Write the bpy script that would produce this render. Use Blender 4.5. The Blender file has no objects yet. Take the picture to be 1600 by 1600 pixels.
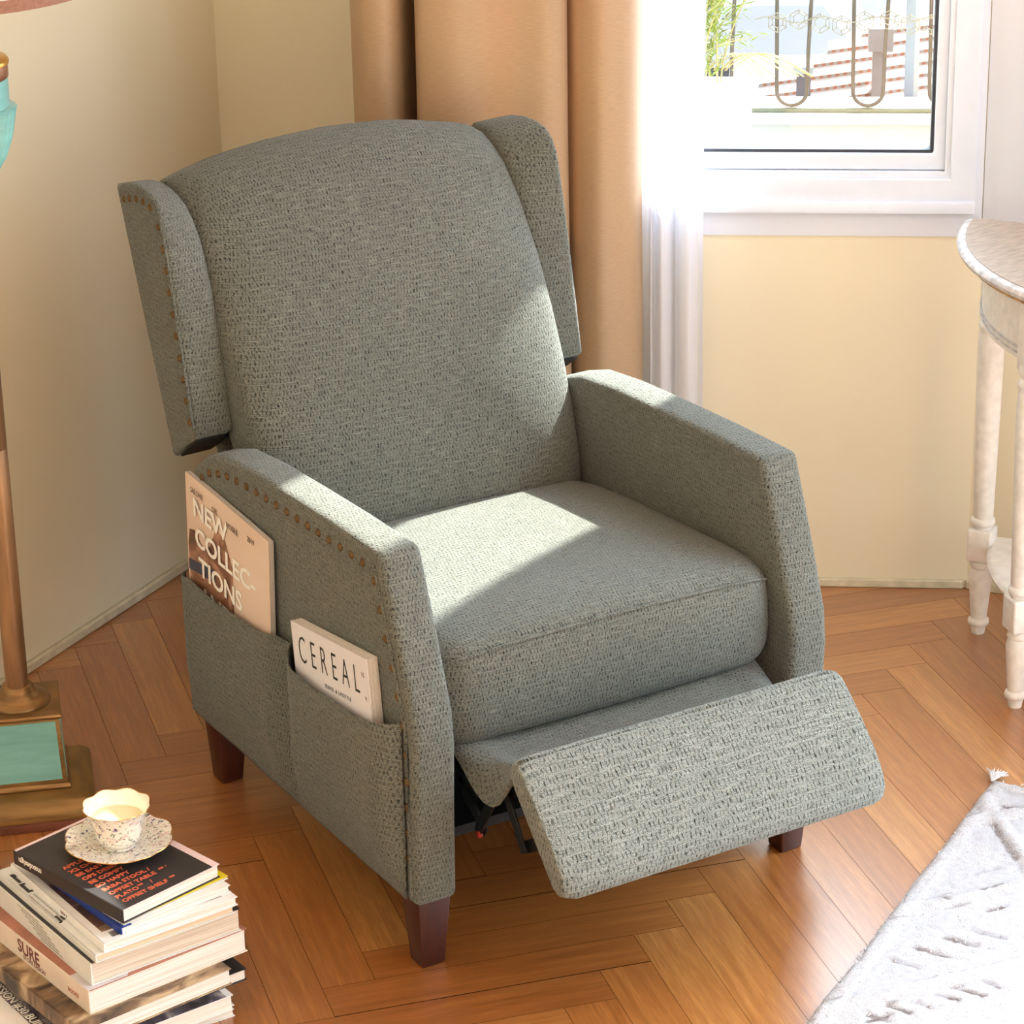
import bpy, bmesh, math, random
from math import sin, cos, pi, radians, sqrt, atan2
from mathutils import Vector, Matrix, Euler, noise

random.seed(7)
scene = bpy.context.scene
COL = scene.collection

# ------------------------------------------------------------------ camera
cam_d = bpy.data.cameras.new('camera')
cam = bpy.data.objects.new('camera', cam_d)
COL.objects.link(cam)
cam.matrix_world = (Matrix.Translation((-1.70083, -3.94499, 2.24932)) @
                    Matrix.Rotation(radians(-30.1081), 4, 'Z') @
                    Matrix.Rotation(radians(67.20462), 4, 'X') @
                    Matrix.Rotation(radians(-1.11968), 4, 'Z'))
cam_d.sensor_width = 36.0
cam_d.lens = 36.0 * 4639.1 / 1600.0
cam_d.clip_start = 0.05
cam_d.clip_end = 300
scene.camera = cam

# ------------------------------------------------------------------ light
scene.view_settings.view_transform = 'Standard'
scene.view_settings.look = 'None'
scene.view_settings.gamma = 1
scene.view_settings.use_curve_mapping = False
scene.view_settings.exposure = 0.5

world = bpy.data.worlds.new('sky')
scene.world = world
world.use_nodes = True
wn = world.node_tree
wn.nodes.clear()
wo = wn.nodes.new('ShaderNodeOutputWorld')
wb = wn.nodes.new('ShaderNodeBackground')
wn.links.new(wb.outputs[0], wo.inputs[0])

SUN_AZ = radians(24.2)      # azimuth of the direction towards the sun
SUN_EL = radians(41.5)
to_sun = Vector((cos(SUN_EL) * cos(SUN_AZ), cos(SUN_EL) * sin(SUN_AZ), sin(SUN_EL)))
# hazy sky, brighter round the sun
def sky():
    tc = wn.nodes.new('ShaderNodeTexCoord')
    dot = wn.nodes.new('ShaderNodeVectorMath'); dot.operation = 'DOT_PRODUCT'
    wn.links.new(tc.outputs['Generated'], dot.inputs[0]); dot.inputs[1].default_value = to_sun
    mx = wn.nodes.new('ShaderNodeMath'); mx.operation = 'MAXIMUM'; wn.links.new(dot.outputs['Value'], mx.inputs[0]); mx.inputs[1].default_value = 0.0
    pw = wn.nodes.new('ShaderNodeMath'); pw.operation = 'POWER'; wn.links.new(mx.outputs[0], pw.inputs[0]); pw.inputs[1].default_value = 3.5
    ma = wn.nodes.new('ShaderNodeMath'); ma.operation = 'MULTIPLY_ADD'; wn.links.new(pw.outputs[0], ma.inputs[0])
    ma.inputs[1].default_value = SKY_GLOW; ma.inputs[2].default_value = SKY_BASE
    wb.inputs['Color'].default_value = (0.70, 0.86, 1.0, 1)
    wn.links.new(ma.outputs[0], wb.inputs['Strength'])
SKY_BASE, SKY_GLOW = 1.65, 13.0
sky()
sun_d = bpy.data.lights.new('sun', 'SUN')
sun_d.energy = 17.0
sun_d.angle = radians(1.1)
sun_d.color = (1.0, 0.95, 0.88)
sun = bpy.data.objects.new('sun', sun_d)
COL.objects.link(sun)
sun.rotation_euler = to_sun.to_track_quat('Z', 'Y').to_euler()
sun.location = (4, 2, 5)

# ------------------------------------------------------------------ helpers
def tag(o, label=None, cat=None, group=None, kind=None):
    if label: o['label'] = label
    if cat: o['category'] = cat
    if group: o['group'] = group
    if kind: o['kind'] = kind
    return o

def empty(name, loc=(0, 0, 0), rz=0.0, parent=None):
    o = bpy.data.objects.new(name, None)
    COL.objects.link(o)
    o.location = loc
    o.rotation_euler = (0, 0, rz)
    o.empty_display_size = 0.05
    if parent: o.parent = parent
    return o

def box_uv(me):
    uvl = me.uv_layers.new(name='UVMap')
    vs = me.vertices
    for p in me.polygons:
        n = p.normal
        ax, ay, az = abs(n.x), abs(n.y), abs(n.z)
        for li in p.loop_indices:
            c = vs[me.loops[li].vertex_index].co
            if ax >= ay and ax >= az: uv = (c.y, c.z)
            elif ay >= az: uv = (c.x, c.z)
            else: uv = (c.x, c.y)
            uvl.data[li].uv = uv

def mesh_obj(name, verts, faces, mat, parent=None, smooth=False, uv=True, autosm=None):
    me = bpy.data.meshes.new(name)
    me.from_pydata([tuple(v) for v in verts], [], faces)
    me.validate()
    me.update()
    bm = bmesh.new(); bm.from_mesh(me)
    bmesh.ops.recalc_face_normals(bm, faces=bm.faces)
    bm.to_mesh(me); bm.free()
    return finish(name, me, mat, parent, smooth, uv, autosm)

def finish(name, me, mat, parent=None, smooth=False, uv=True, autosm=None):
    if uv and not me.uv_layers: box_uv(me)
    if mat is not None:
        for m in (mat if isinstance(mat, (list, tuple)) else [mat]): me.materials.append(m)
    if smooth or autosm:
        me.polygons.foreach_set('use_smooth', [True] * len(me.polygons))
        if autosm:
            me.set_sharp_from_angle(angle=radians(autosm))
    me.update()
    o = bpy.data.objects.new(name, me)
    COL.objects.link(o)
    if parent: o.parent = parent
    return o

def bm_obj(name, bm, mat, parent=None, smooth=False, autosm=None, uv=True):
    bmesh.ops.recalc_face_normals(bm, faces=bm.faces)
    me = bpy.data.meshes.new(name)
    bm.to_mesh(me); bm.free()
    return finish(name, me, mat, parent, smooth, uv, autosm)

def add_box(bm, x0, x1, y0, y1, z0, z1, M=None, mi=0):
    co = [(x, y, z) for x in (x0, x1) for y in (y0, y1) for z in (z0, z1)]
    vs = [bm.verts.new(M @ Vector(c) if M else Vector(c)) for c in co]
    fs = []
    for f in ((0, 1, 3, 2), (4, 6, 7, 5), (0, 4, 5, 1), (2, 3, 7, 6), (0, 2, 6, 4), (1, 5, 7, 3)):
        fc = bm.faces.new([vs[i] for i in f]); fc.material_index = mi; fs.append(fc)
    return vs, fs

def bevel_all(bm, w, seg=2, ang=30):
    bmesh.ops.recalc_face_normals(bm, faces=bm.faces)
    es = [e for e in bm.edges if len(e.link_faces) == 2 and e.calc_face_angle(0) > radians(ang)]
    bmesh.ops.bevel(bm, geom=es, offset=w, segments=seg, profile=0.5, affect='EDGES', clamp_overlap=True)

def box(name, x0, x1, y0, y1, z0, z1, mat, parent=None, bev=0.0, seg=2, M=None):
    bm = bmesh.new()
    add_box(bm, x0, x1, y0, y1, z0, z1, M)
    if bev: bevel_all(bm, bev, seg)
    return bm_obj(name, bm, mat, parent, autosm=40 if bev else None)

def loft(name, rings, mat, parent=None, cap=True, smooth=True, closed=True, autosm=None):
    n = len(rings[0]); V = []; F = []
    for r in rings: V += list(r)
    for i in range(len(rings) - 1):
        for j in range(n if closed else n - 1):
            k = (j + 1) % n
            F.append((i * n + j, i * n + k, (i + 1) * n + k, (i + 1) * n + j))
    if cap and closed:
        F.append(tuple(range(n)))
        F.append(tuple((len(rings) - 1) * n + j for j in range(n)))
    return mesh_obj(name, V, F, mat, parent, smooth=smooth, autosm=autosm)

def lathe_rings(profile, cx, cy, n=32):
    return [[(cx + r * cos(2 * pi * k / n), cy + r * sin(2 * pi * k / n), z) for k in range(n)] for r, z in profile]

def lathe(name, profile, cx, cy, mat, parent=None, n=32, autosm=50, cap=True):
    return loft(name, lathe_rings(profile, cx, cy, n), mat, parent, cap=cap, autosm=autosm)

def sgp(v, e): return math.copysign(abs(v) ** e, v)

def tube(name, pts, r, mat, parent=None, n=8, cap=True, smooth=True):
    P = [Vector(p) for p in pts]
    rings = []
    up = Vector((0, 0, 1))
    for i, p in enumerate(P):
        if i == 0: t = P[1] - P[0]
        elif i == len(P) - 1: t = P[-1] - P[-2]
        else: t = P[i + 1] - P[i - 1]
        t.normalize()
        a = t.cross(up)
        if a.length < 1e-3: a = t.cross(Vector((1, 0, 0)))
        a.normalize(); b = a.cross(t)
        rr = r[i] if isinstance(r, (list, tuple)) else r
        rings.append([p + a * rr * cos(2 * pi * k / n) + b * rr * sin(2 * pi * k / n) for k in range(n)])
    return loft(name, rings, mat, parent, cap=cap, smooth=smooth, autosm=50)

def tube_bm(bm, pts, r, n=5):
    P = [Vector(p) for p in pts]
    prev = None
    for i, p in enumerate(P):
        t = (P[min(i + 1, len(P) - 1)] - P[max(i - 1, 0)]).normalized()
        a = t.cross(Vector((0, 0, 1)))
        if a.length < 1e-3: a = t.cross(Vector((1, 0, 0)))
        a.normalize(); b = a.cross(t)
        rr = r[i] if isinstance(r, (list, tuple)) else r
        ring = [bm.verts.new(p + a * rr * cos(2 * pi * k / n) + b * rr * sin(2 * pi * k / n)) for k in range(n)]
        if prev:
            for k in range(n):
                bm.faces.new((prev[k], prev[(k + 1) % n], ring[(k + 1) % n], ring[k]))
        prev = ring

FONT = None
def lettering(name, body, size, M, mat, parent=None, align='LEFT', xs=1.0, spacing=1.0, ext=0.0002, bold=0.0):
    c = bpy.data.curves.new(name, 'FONT')
    c.body = body; c.size = size; c.align_x = align; c.align_y = 'BOTTOM_BASELINE'
    c.space_character = spacing; c.extrude = ext; c.offset = bold
    c.resolution_u = 3
    t = bpy.data.objects.new(name, c)
    COL.objects.link(t)
    dg = bpy.context.evaluated_depsgraph_get()
    me = bpy.data.meshes.new_from_object(t.evaluated_get(dg))
    bpy.data.objects.remove(t)
    me.name = name
    me.transform(M @ Matrix.Diagonal((xs, 1, 1, 1)))
    me.materials.clear()
    return finish(name, me, mat, parent, uv=False)

def basis(o, ex, ey, ez=None):
    ex = Vector(ex).normalized(); ey = Vector(ey)
    if ez is None: ez = ex.cross(ey).normalized()
    ez = Vector(ez).normalized(); ey = ez.cross(ex)
    return Matrix(((ex.x, ey.x, ez.x, o[0]), (ex.y, ey.y, ez.y, o[1]), (ex.z, ey.z, ez.z, o[2]), (0, 0, 0, 1)))

# ------------------------------------------------------------------ materials
def srgb(r, g, b):
    f = lambda c: (c / 255 / 12.92) if c / 255 <= 0.04045 else ((c / 255 + 0.055) / 1.055) ** 2.4
    return (f(r), f(g), f(b), 1)

def new_mat(name):
    m = bpy.data.materials.new(name); m.use_nodes = True
    nt = m.node_tree
    return m, nt, nt.nodes['Principled BSDF'], nt.nodes['Material Output']

def N(nt, t, **kw):
    n = nt.nodes.new('ShaderNode' + t)
    for k, v in kw.items():
        if hasattr(n, k): setattr(n, k, v)
        else: n.inputs[k.replace('_', ' ')].default_value = v
    return n

def ramp(nt, fac, stops):
    r = nt.nodes.new('ShaderNodeValToRGB')
    el = r.color_ramp.elements
    while len(el) < len(stops): el.new(0.5)
    for e, (p, c) in zip(el, stops):
        e.position = p; e.color = c if len(c) == 4 else (*c, 1)
    nt.links.new(fac, r.inputs[0])
    return r.outputs[0]

def mapping(nt, src, scale, rot=(0, 0, 0)):
    m = nt.nodes.new('ShaderNodeMapping')
    m.inputs['Scale'].default_value = scale
    m.inputs['Rotation'].default_value = rot
    nt.links.new(src, m.inputs['Vector'])
    return m.outputs[0]

def noise_n(nt, vec, scale=1.0, detail=2.0, rough=0.5):
    n = nt.nodes.new('ShaderNodeTexNoise')
    n.inputs['Scale'].default_value = scale
    n.inputs['Detail'].default_value = detail
    n.inputs['Roughness'].default_value = rough
    nt.links.new(vec, n.inputs['Vector'])
    return n.outputs['Fac']

def mix(nt, fac, a, b, mode='MIX'):
    m = nt.nodes.new('ShaderNodeMix'); m.data_type = 'RGBA'; m.blend_type = mode
    for s, v in ((0, fac), (6, a), (7, b)):
        if hasattr(v, 'links'): nt.links.new(v, m.inputs[s])
        elif s == 0: m.inputs[s].default_value = v
        else: m.inputs[s].default_value = v
    return m.outputs[2]

def math_n(nt, op, a, b=None):
    m = nt.nodes.new('ShaderNodeMath'); m.operation = op
    for i, v in enumerate((a, b)):
        if v is None: continue
        if hasattr(v, 'links'): nt.links.new(v, m.inputs[i])
        else: m.inputs[i].default_value = v
    return m.outputs[0]

def bump(nt, bs, h, strength=0.3, dist=0.002):
    b = nt.nodes.new('ShaderNodeBump')
    b.inputs['Strength'].default_value = strength
    b.inputs['Distance'].default_value = dist
    nt.links.new(h, b.inputs['Height'])
    nt.links.new(b.outputs[0], bs.inputs['Normal'])

def plain(name, col, rough=0.5, metal=0.0, var=0.06, vs=30.0, bmp=0.0, coat=0.0, spec=0.5, vscale=(1, 1, 1)):
    m, nt, bs, out = new_mat(name)
    tc = N(nt, 'TexCoord')
    v = mapping(nt, tc.outputs['Object'], vscale)
    f = noise_n(nt, v, vs, 3)
    c2 = tuple(max(0, c * (1 - var * 2)) for c in col[:3]); c1 = tuple(min(1, c * (1 + var)) for c in col[:3])
    nt.links.new(ramp(nt, f, [(0.3, c2), (0.7, c1)]), bs.inputs['Base Color'])
    bs.inputs['Roughness'].default_value = rough
    bs.inputs['Metallic'].default_value = metal
    bs.inputs['Coat Weight'].default_value = coat
    bs.inputs['Specular IOR Level'].default_value = spec
    if bmp: bump(nt, bs, f, bmp, 0.002)
    return m

def fabric_mat(name, light, mid, dark, su=1.0, dashes=1.0):
    m, nt, bs, out = new_mat(name)
    uv = N(nt, 'UVMap').outputs[0]
    # wandering yarn grid
    wob = nt.nodes.new('ShaderNodeTexNoise'); wob.inputs['Scale'].default_value = 130 * su; wob.inputs['Detail'].default_value = 2
    nt.links.new(uv, wob.inputs['Vector'])
    vs_ = nt.nodes.new('ShaderNodeVectorMath'); vs_.operation = 'SUBTRACT'; nt.links.new(wob.outputs['Color'], vs_.inputs[0]); vs_.inputs[1].default_value = (0.5, 0.5, 0.5)
    vm = nt.nodes.new('ShaderNodeVectorMath'); vm.operation = 'SCALE'; nt.links.new(vs_.outputs[0], vm.inputs[0]); vm.inputs['Scale'].default_value = 0.0085 / su
    va = nt.nodes.new('ShaderNodeVectorMath'); va.operation = 'ADD'; nt.links.new(uv, va.inputs[0]); nt.links.new(vm.outputs[0], va.inputs[1])
    sx = nt.nodes.new('ShaderNodeSeparateXYZ'); nt.links.new(va.outputs[0], sx.inputs[0])
    M_ = lambda op, a, b=None: math_n(nt, op, a, b)
    fv_ = M_('DIVIDE', sx.outputs[1], 0.0088 / su)
    row = M_('FLOOR', fv_); vv = M_('ABSOLUTE', M_('SUBTRACT', M_('FRACT', fv_), 0.5))
    uu = M_('ABSOLUTE', M_('SUBTRACT', M_('FRACT', M_('ADD', M_('DIVIDE', sx.outputs[0], 0.0056 / su), M_('MULTIPLY', row, 0.5))), 0.5))
    du = nt.nodes.new('ShaderNodeMapRange'); du.interpolation_type = 'SMOOTHSTEP'; nt.links.new(uu, du.inputs[0]); du.inputs[1].default_value = 0.10; du.inputs[2].default_value = 0.26; du.inputs[3].default_value = 1.0; du.inputs[4].default_value = 0.0
    dv = nt.nodes.new('ShaderNodeMapRange'); dv.interpolation_type = 'SMOOTHSTEP'; nt.links.new(vv, dv.inputs[0]); dv.inputs[1].default_value = 0.26; dv.inputs[2].default_value = 0.46; dv.inputs[3].default_value = 1.0; dv.inputs[4].default_value = 0.0
    mort = M_('MULTIPLY', du.outputs[0], dv.outputs[0])
    a = noise_n(nt, mapping(nt, uv, (330 * su, 210 * su, 1)), 1.0, 2, 0.5)
    gate = ramp(nt, a, [(0.30, (1, 1, 1)), (0.62, (0.12, 0.12, 0.12))])
    slit = math_n(nt, 'MULTIPLY', mort, gate)
    # fine yarn, woven cross-wise, and long light slubs
    b = noise_n(nt, mapping(nt, uv, (900 * su, 1300 * su, 1)), 1.0, 2.0, 0.7)
    s = noise_n(nt, mapping(nt, uv, (45 * su, 620 * su, 1)), 1.0, 3.0, 0.6)
    big = noise_n(nt, mapping(nt, uv, (7, 9, 1)), 1.0, 3.0, 0.6)
    base = ramp(nt, b, [(0.36, dark), (0.47, mid), (0.62, light)])
    base = mix(nt, ramp(nt, s, [(0.50, (0, 0, 0)), (0.70, (0.55, 0.55, 0.55))]), base, light)
    base = mix(nt, ramp(nt, s, [(0.32, (0.45, 0.45, 0.45)), (0.46, (0, 0, 0))]), base, dark)
    base = mix(nt, ramp(nt, big, [(0.35, (0.25, 0.25, 0.25)), (0.65, (0, 0, 0))]), base, mid)
    base = mix(nt, math_n(nt, 'MULTIPLY', slit, dashes), base, dark)
    nt.links.new(base, bs.inputs['Base Color'])
    bs.inputs['Roughness'].default_value = 0.92
    bs.inputs['Specular IOR Level'].default_value = 0.2
    bs.inputs['Sheen Weight'].default_value = 0.22
    bs.inputs['Sheen Roughness'].default_value = 0.45
    bs.inputs['Sheen Tint'].default_value = (0.9, 0.97, 1.0, 1)
    h = math_n(nt, 'SUBTRACT', math_n(nt, 'MULTIPLY', b, 0.5), math_n(nt, 'MULTIPLY', slit, 1.2))
    bump(nt, bs, h, 0.7, 0.0020)
    return m

FAB = fabric_mat('sage_chenille', srgb(149, 152, 142), srgb(87, 90, 82), srgb(24, 25, 22), 1.0, 1.0)
FAB_FOOT = fabric_mat('sage_chenille_wide_weave', srgb(170, 174, 166), srgb(112, 116, 109), srgb(28, 30, 27), 0.80, 1.0)

def wood_leg():
    m, nt, bs, out = new_mat('espresso_wood')
    tc = N(nt, 'TexCoord')
    f = noise_n(nt, mapping(nt, tc.outputs['Object'], (60, 60, 6)), 1.0, 4)
    nt.links.new(ramp(nt, f, [(0.3, srgb(48, 20, 13)), (0.7, srgb(74, 32, 20))]), bs.inputs['Base Color'])
    bs.inputs['Roughness'].default_value = 0.38
    return m
M_LEG = wood_leg()
M_BLACK = plain('black_lining', srgb(22, 23, 26), 0.8)
M_STEEL = plain('black_steel', srgb(18, 20, 24), 0.42, 0.4)
M_RED = plain('red_plastic', srgb(150, 32, 26), 0.5)
M_NAIL = plain('antique_brass_nail', srgb(104, 82, 50), 0.42, 0.55, var=0.2)

def wall_mat(name, col, var=0.03):
    m, nt, bs, out = new_mat(name)
    tc = N(nt, 'TexCoord')
    f = noise_n(nt, tc.outputs['Object'], 2.2, 3)
    g = noise_n(nt, tc.outputs['Object'], 120, 3)
    c2 = tuple(c * (1 - var) for c in col[:3])
    nt.links.new(ramp(nt, f, [(0.35, c2), (0.65, col)]), bs.inputs['Base Color'])
    bs.inputs['Roughness'].default_value = 0.62
    bump(nt, bs, g, 0.06, 0.001)
    return m
M_WALL = wall_mat('cream_wall_paint', srgb(236, 227, 200))
M_WALLW = wall_mat('white_wall_paint', srgb(222, 228, 240))
M_WPVC = plain('white_window_plastic', srgb(228, 236, 250), 0.3, var=0.01)
M_GASKET = plain('dark_window_gasket', srgb(50, 54, 66), 0.5)
M_BASE = plain('chalky_baseboard_paint', srgb(214, 206, 180), 0.6, var=0.08, vs=40)
M_CEIL = wall_mat('ceiling_paint', srgb(244, 242, 236))

def floor_mat():
    m, nt, bs, out = new_mat('herringbone_oak')
    uv = N(nt, 'UVMap').outputs[0]
    at = N(nt, 'Attribute', attribute_name='plank')
    tint = at.outputs['Color']
    sep = N(nt, 'SeparateColor'); nt.links.new(tint, sep.inputs[0])
    r1, r2 = sep.outputs[0], sep.outputs[1]
    # grain coordinates: along the plank (u) stretched
    off = N(nt, 'CombineXYZ'); nt.links.new(math_n(nt, 'MULTIPLY', r2, 40), off.inputs[0]); nt.links.new(math_n(nt, 'MULTIPLY', r1, 9), off.inputs[2])
    va = nt.nodes.new('ShaderNodeVectorMath'); va.operation = 'ADD'
    nt.links.new(uv, va.inputs[0]); nt.links.new(off.outputs[0], va.inputs[1])
    g1 = noise_n(nt, mapping(nt, va.outputs[0], (6, 90, 1)), 1.0, 5, 0.65)
    g2 = noise_n(nt, mapping(nt, va.outputs[0], (22, 420, 1)), 1.0, 3, 0.6)
    # cathedral figure
    w = nt.nodes.new('ShaderNodeTexWave'); w.wave_type = 'RINGS'; w.rings_direction = 'X'
    w.inputs['Scale'].default_value = 1.0; w.inputs['Distortion'].default_value = 5.0; w.inputs['Detail'].default_value = 3
    w.inputs['Detail Scale'].default_value = 1.2
    nt.links.new(mapping(nt, va.outputs[0], (1.6, 34, 1)), w.inputs['Vector'])
    base = ramp(nt, r1, [(0.0, srgb(184, 116, 56)), (0.35, srgb(194, 126, 62)), (0.75, srgb(203, 136, 70)), (1.0, srgb(216, 154, 86))])
    dark = mix(nt, 1.0, base, (0.50, 0.38, 0.26, 1), 'MULTIPLY')
    f = ramp(nt, g1, [(0.36, (0.70, 0.70, 0.70)), (0.64, (0, 0, 0))])
    c = mix(nt, f, base, dark)
    f2 = ramp(nt, g2, [(0.36, (0.55, 0.55, 0.55)), (0.56, (0, 0, 0))])
    c = mix(nt, f2, c, dark)
    f3 = math_n(nt, 'MULTIPLY', math_n(nt, 'MULTIPLY', w.outputs['Fac'], r2), 0.28)
    c = mix(nt, f3, c, dark)
    big = noise_n(nt, mapping(nt, uv, (3, 5, 1)), 1.0, 3)
    c = mix(nt, ramp(nt, big, [(0.35, (0.25, 0.25, 0.25)), (0.7, (0, 0, 0))]), c, dark)
    nt.links.new(c, bs.inputs['Base Color'])
    rg = N(nt, 'MapRange'); nt.links.new(g1, rg.inputs[0]); rg.inputs[3].default_value = 0.26; rg.inputs[4].default_value = 0.40
    nt.links.new(rg.outputs[0], bs.inputs['Roughness'])
    bs.inputs['Specular IOR Level'].default_value = 0.6
    bs.inputs['Coat Weight'].default_value = 1.0
    bs.inputs['Coat IOR'].default_value = 1.85
    bs.inputs['Coat Roughness'].default_value = 0.30
    bump(nt, bs, g2, 0.08, 0.0006)
    return m
M_FLOOR = floor_mat()
M_GAP = plain('dark_floor_gap', srgb(60, 32, 16), 0.8)

def satin():
    m, nt, bs, out = new_mat('beige_satin')
    uv = N(nt, 'UVMap').outputs[0]
    a = noise_n(nt, mapping(nt, uv, (60, 900, 1)), 1.0, 3, 0.6)
    nt.links.new(ramp(nt, a, [(0.3, srgb(182, 152, 118)), (0.7, srgb(200, 170, 134))]), bs.inputs['Base Color'])
    bs.inputs['Roughness'].default_value = 0.42
    bs.inputs['Sheen Weight'].default_value = 0.3
    bs.inputs['Sheen Tint'].default_value = (1, 0.85, 0.65, 1)
    tr = N(nt, 'BsdfTranslucent'); tr.inputs['Color'].default_value = srgb(206, 160, 112)
    mx = N(nt, 'MixShader'); mx.inputs[0].default_value = 0.16
    nt.links.new(bs.outputs[0], mx.inputs[1]); nt.links.new(tr.outputs[0], mx.inputs[2])
    nt.links.new(mx.outputs[0], out.inputs[0])
    bump(nt, bs, a, 0.08, 0.001)
    return m
M_SATIN = satin()

def sheer():
    m, nt, bs, out = new_mat('white_sheer')
    nt.nodes.remove(bs)
    uv = N(nt, 'UVMap').outputs[0]
    a = noise_n(nt, mapping(nt, uv, (500, 500, 1)), 1.0, 1)
    d = N(nt, 'BsdfDiffuse'); d.inputs['Color'].default_value = srgb(246, 246, 250)
    t = N(nt, 'BsdfTranslucent'); t.inputs['Color'].default_value = srgb(246, 246, 252)
    tp = N(nt, 'BsdfTransparent')
    m1 = N(nt, 'MixShader'); m1.inputs[0].default_value = 0.5
    nt.links.new(d.outputs[0], m1.inputs[1]); nt.links.new(t.outputs[0], m1.inputs[2])
    m2 = N(nt, 'MixShader')
    mr = N(nt, 'MapRange'); nt.links.new(a, mr.inputs[0]); mr.inputs[3].default_value = 0.12; mr.inputs[4].default_value = 0.30
    nt.links.new(mr.outputs[0], m2.inputs[0])
    nt.links.new(m1.outputs[0], m2.inputs[1]); nt.links.new(tp.outputs[0], m2.inputs[2])
    nt.links.new(m2.outputs[0], out.inputs[0])
    return m
M_SHEER = sheer()

def glass():
    m, nt, bs, out = new_mat('window_glass')
    nt.nodes.remove(bs)
    tp = N(nt, 'BsdfTransparent'); tp.inputs['Color'].default_value = (0.97, 0.99, 0.98, 1)
    g = N(nt, 'BsdfGlossy'); g.inputs['Roughness'].default_value = 0.02
    mx = N(nt, 'MixShader'); mx.inputs[0].default_value = 0.05
    nt.links.new(tp.outputs[0], mx.inputs[1]); nt.links.new(g.outputs[0], mx.inputs[2])
    nt.links.new(mx.outputs[0], out.inputs[0])
    return m
M_GLASS = glass()

# ------------------------------------------------------------------ wall frames
W1 = Vector((1.2873, 0.0747, 0)); WU = Vector((0.81815, -0.57500, 0)); WN = Vector((0.57500, 0.81815, 0))
def WP(k, off, z): return W1 + WU * k - WN * off + Vector((0, 0, z))   # off: into the room
MW = Matrix(((WU.x, WN.x, 0, W1.x), (WU.y, WN.y, 0, W1.y), (0, 0, 1, 0), (0, 0, 0, 1)))  # local x=k, y=outwards, z
CORNER = Vector((0.502, 0.891, 0)); DL = Vector((-0.8525, -0.5227, 0)); JOINT = W1 + WU * -0.61
FAC0 = W1 + WU * 0.262; FD = Vector((0.60, -0.80, 0))
CEIL = 2.62

def wall_seg(name, a, b, z0, z1, th, mat, outward):
    d = (b - a).normalized(); n = Vector((-d.y, d.x, 0))
    if n.dot(outward) < 0: n = -n
    V = []
    for p in (a, b, b + n * th, a + n * th):
        V += [p + Vector((0, 0, z0)), p + Vector((0, 0, z1))]
    F = [(0, 2, 3, 1), (2, 4, 5, 3), (4, 6, 7, 5), (6, 0, 1, 7), (0, 6, 4, 2), (1, 3, 5, 7)]
    return mesh_obj(name, V, F, mat)

struct = lambda o: tag(o, kind='structure')

# floor: individual planks drawn as one surface
def build_floor():
    w = 0.0777; n = 6
    a = Vector((cos(radians(-13.8)), sin(radians(-13.8)), 0)); b = Vector((-a.y, a.x, 0))
    top = Vector((0.418, -0.725, 0))
    O = top - a * (n * w) - b * w
    V = []; F = []; UV = []; C = []
    g = 0.0004
    x0, x1, y0, y1 = -3.0, 3.2, -4.8, 1.6
    def plank(i, j, di, dj, vert):
        c = O + a * (i + di / 2) * w + b * (j + dj / 2) * w
        if not (x0 < c.x < x1 and y0 < c.y < y1): return
        # keep planks under the room and its walls only
        if (c - W1).dot(WN) > 0.30 or (c - CORNER).dot(Vector((-0.5227, 0.8525, 0))) > 0.30: return
        s = len(V)
        r = (random.random(), random.random(), random.random())
        gg = g * (1 + (3.0 if random.random() < 0.06 else 0))
        for (u, v) in ((g, gg), (di * w - g, gg), (di * w - g, dj * w - g), (g, dj * w - g)):
            p = O + a * (i * w + u) + b * (j * w + v)
            V.append(p); UV.append((v, u) if vert else (u, v)); C.append((r[0], r[1], r[2], 1))
        F.append((s, s + 1, s + 2, s + 3))
    for m in range(-16, 17):
        for k in range(-130, 131):
            plank(k + m * n, k - m * n, n, 1, False)
            plank(k + m * n, k + 1 - m * n, 1, n, True)
    me = bpy.data.meshes.new('floor')
    nb = len(V)
    V += [Vector((x0, y0, -0.0012)), Vector((x1, y0, -0.0012)), Vector((x1, y1, -0.0012)), Vector((x0, y1, -0.0012)),
          Vector((x0, y0, -0.06)), Vector((x1, y0, -0.06)), Vector((x1, y1, -0.06)), Vector((x0, y1, -0.06))]
    F += [(nb, nb + 1, nb + 2, nb + 3), (nb + 4, nb + 7, nb + 6, nb + 5), (nb, nb + 4, nb + 5, nb + 1), (nb + 1, nb + 5, nb + 6, nb + 2), (nb + 2, nb + 6, nb + 7, nb + 3), (nb + 3, nb + 7, nb + 4, nb)]
    me.from_pydata([tuple(v) for v in V], [], F)
    uvl = me.uv_layers.new(name='UVMap')
    ca = me.color_attributes.new('plank', 'FLOAT_COLOR', 'POINT')
    for i, c in enumerate(C): ca.data[i].color = c
    for l in me.loops:
        if l.vertex_index < nb: uvl.data[l.index].uv = UV[l.vertex_index]
    me.materials.append(M_FLOOR); me.materials.append(M_GAP)
    for p in me.polygons:
        if p.vertices[0] >= nb: p.material_index = 1
    o = bpy.data.objects.new('floor', me); COL.objects.link(o)
    struct(o)
build_floor()

OUTB = WN
struct(wall_seg('wall_left', CORNER + DL * 3.6, CORNER, -0.05, CEIL, 0.12, M_WALL, Vector((-0.5, 0.85, 0))))
struct(wall_seg('wall_middle', CORNER, JOINT, 0, CEIL, 0.12, M_WALL, Vector((0.85, 0.52, 0))))
WIN_L, WIN_R, WIN_B, WIN_T = -0.52, 0.205, 0.770, 2.30
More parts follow.
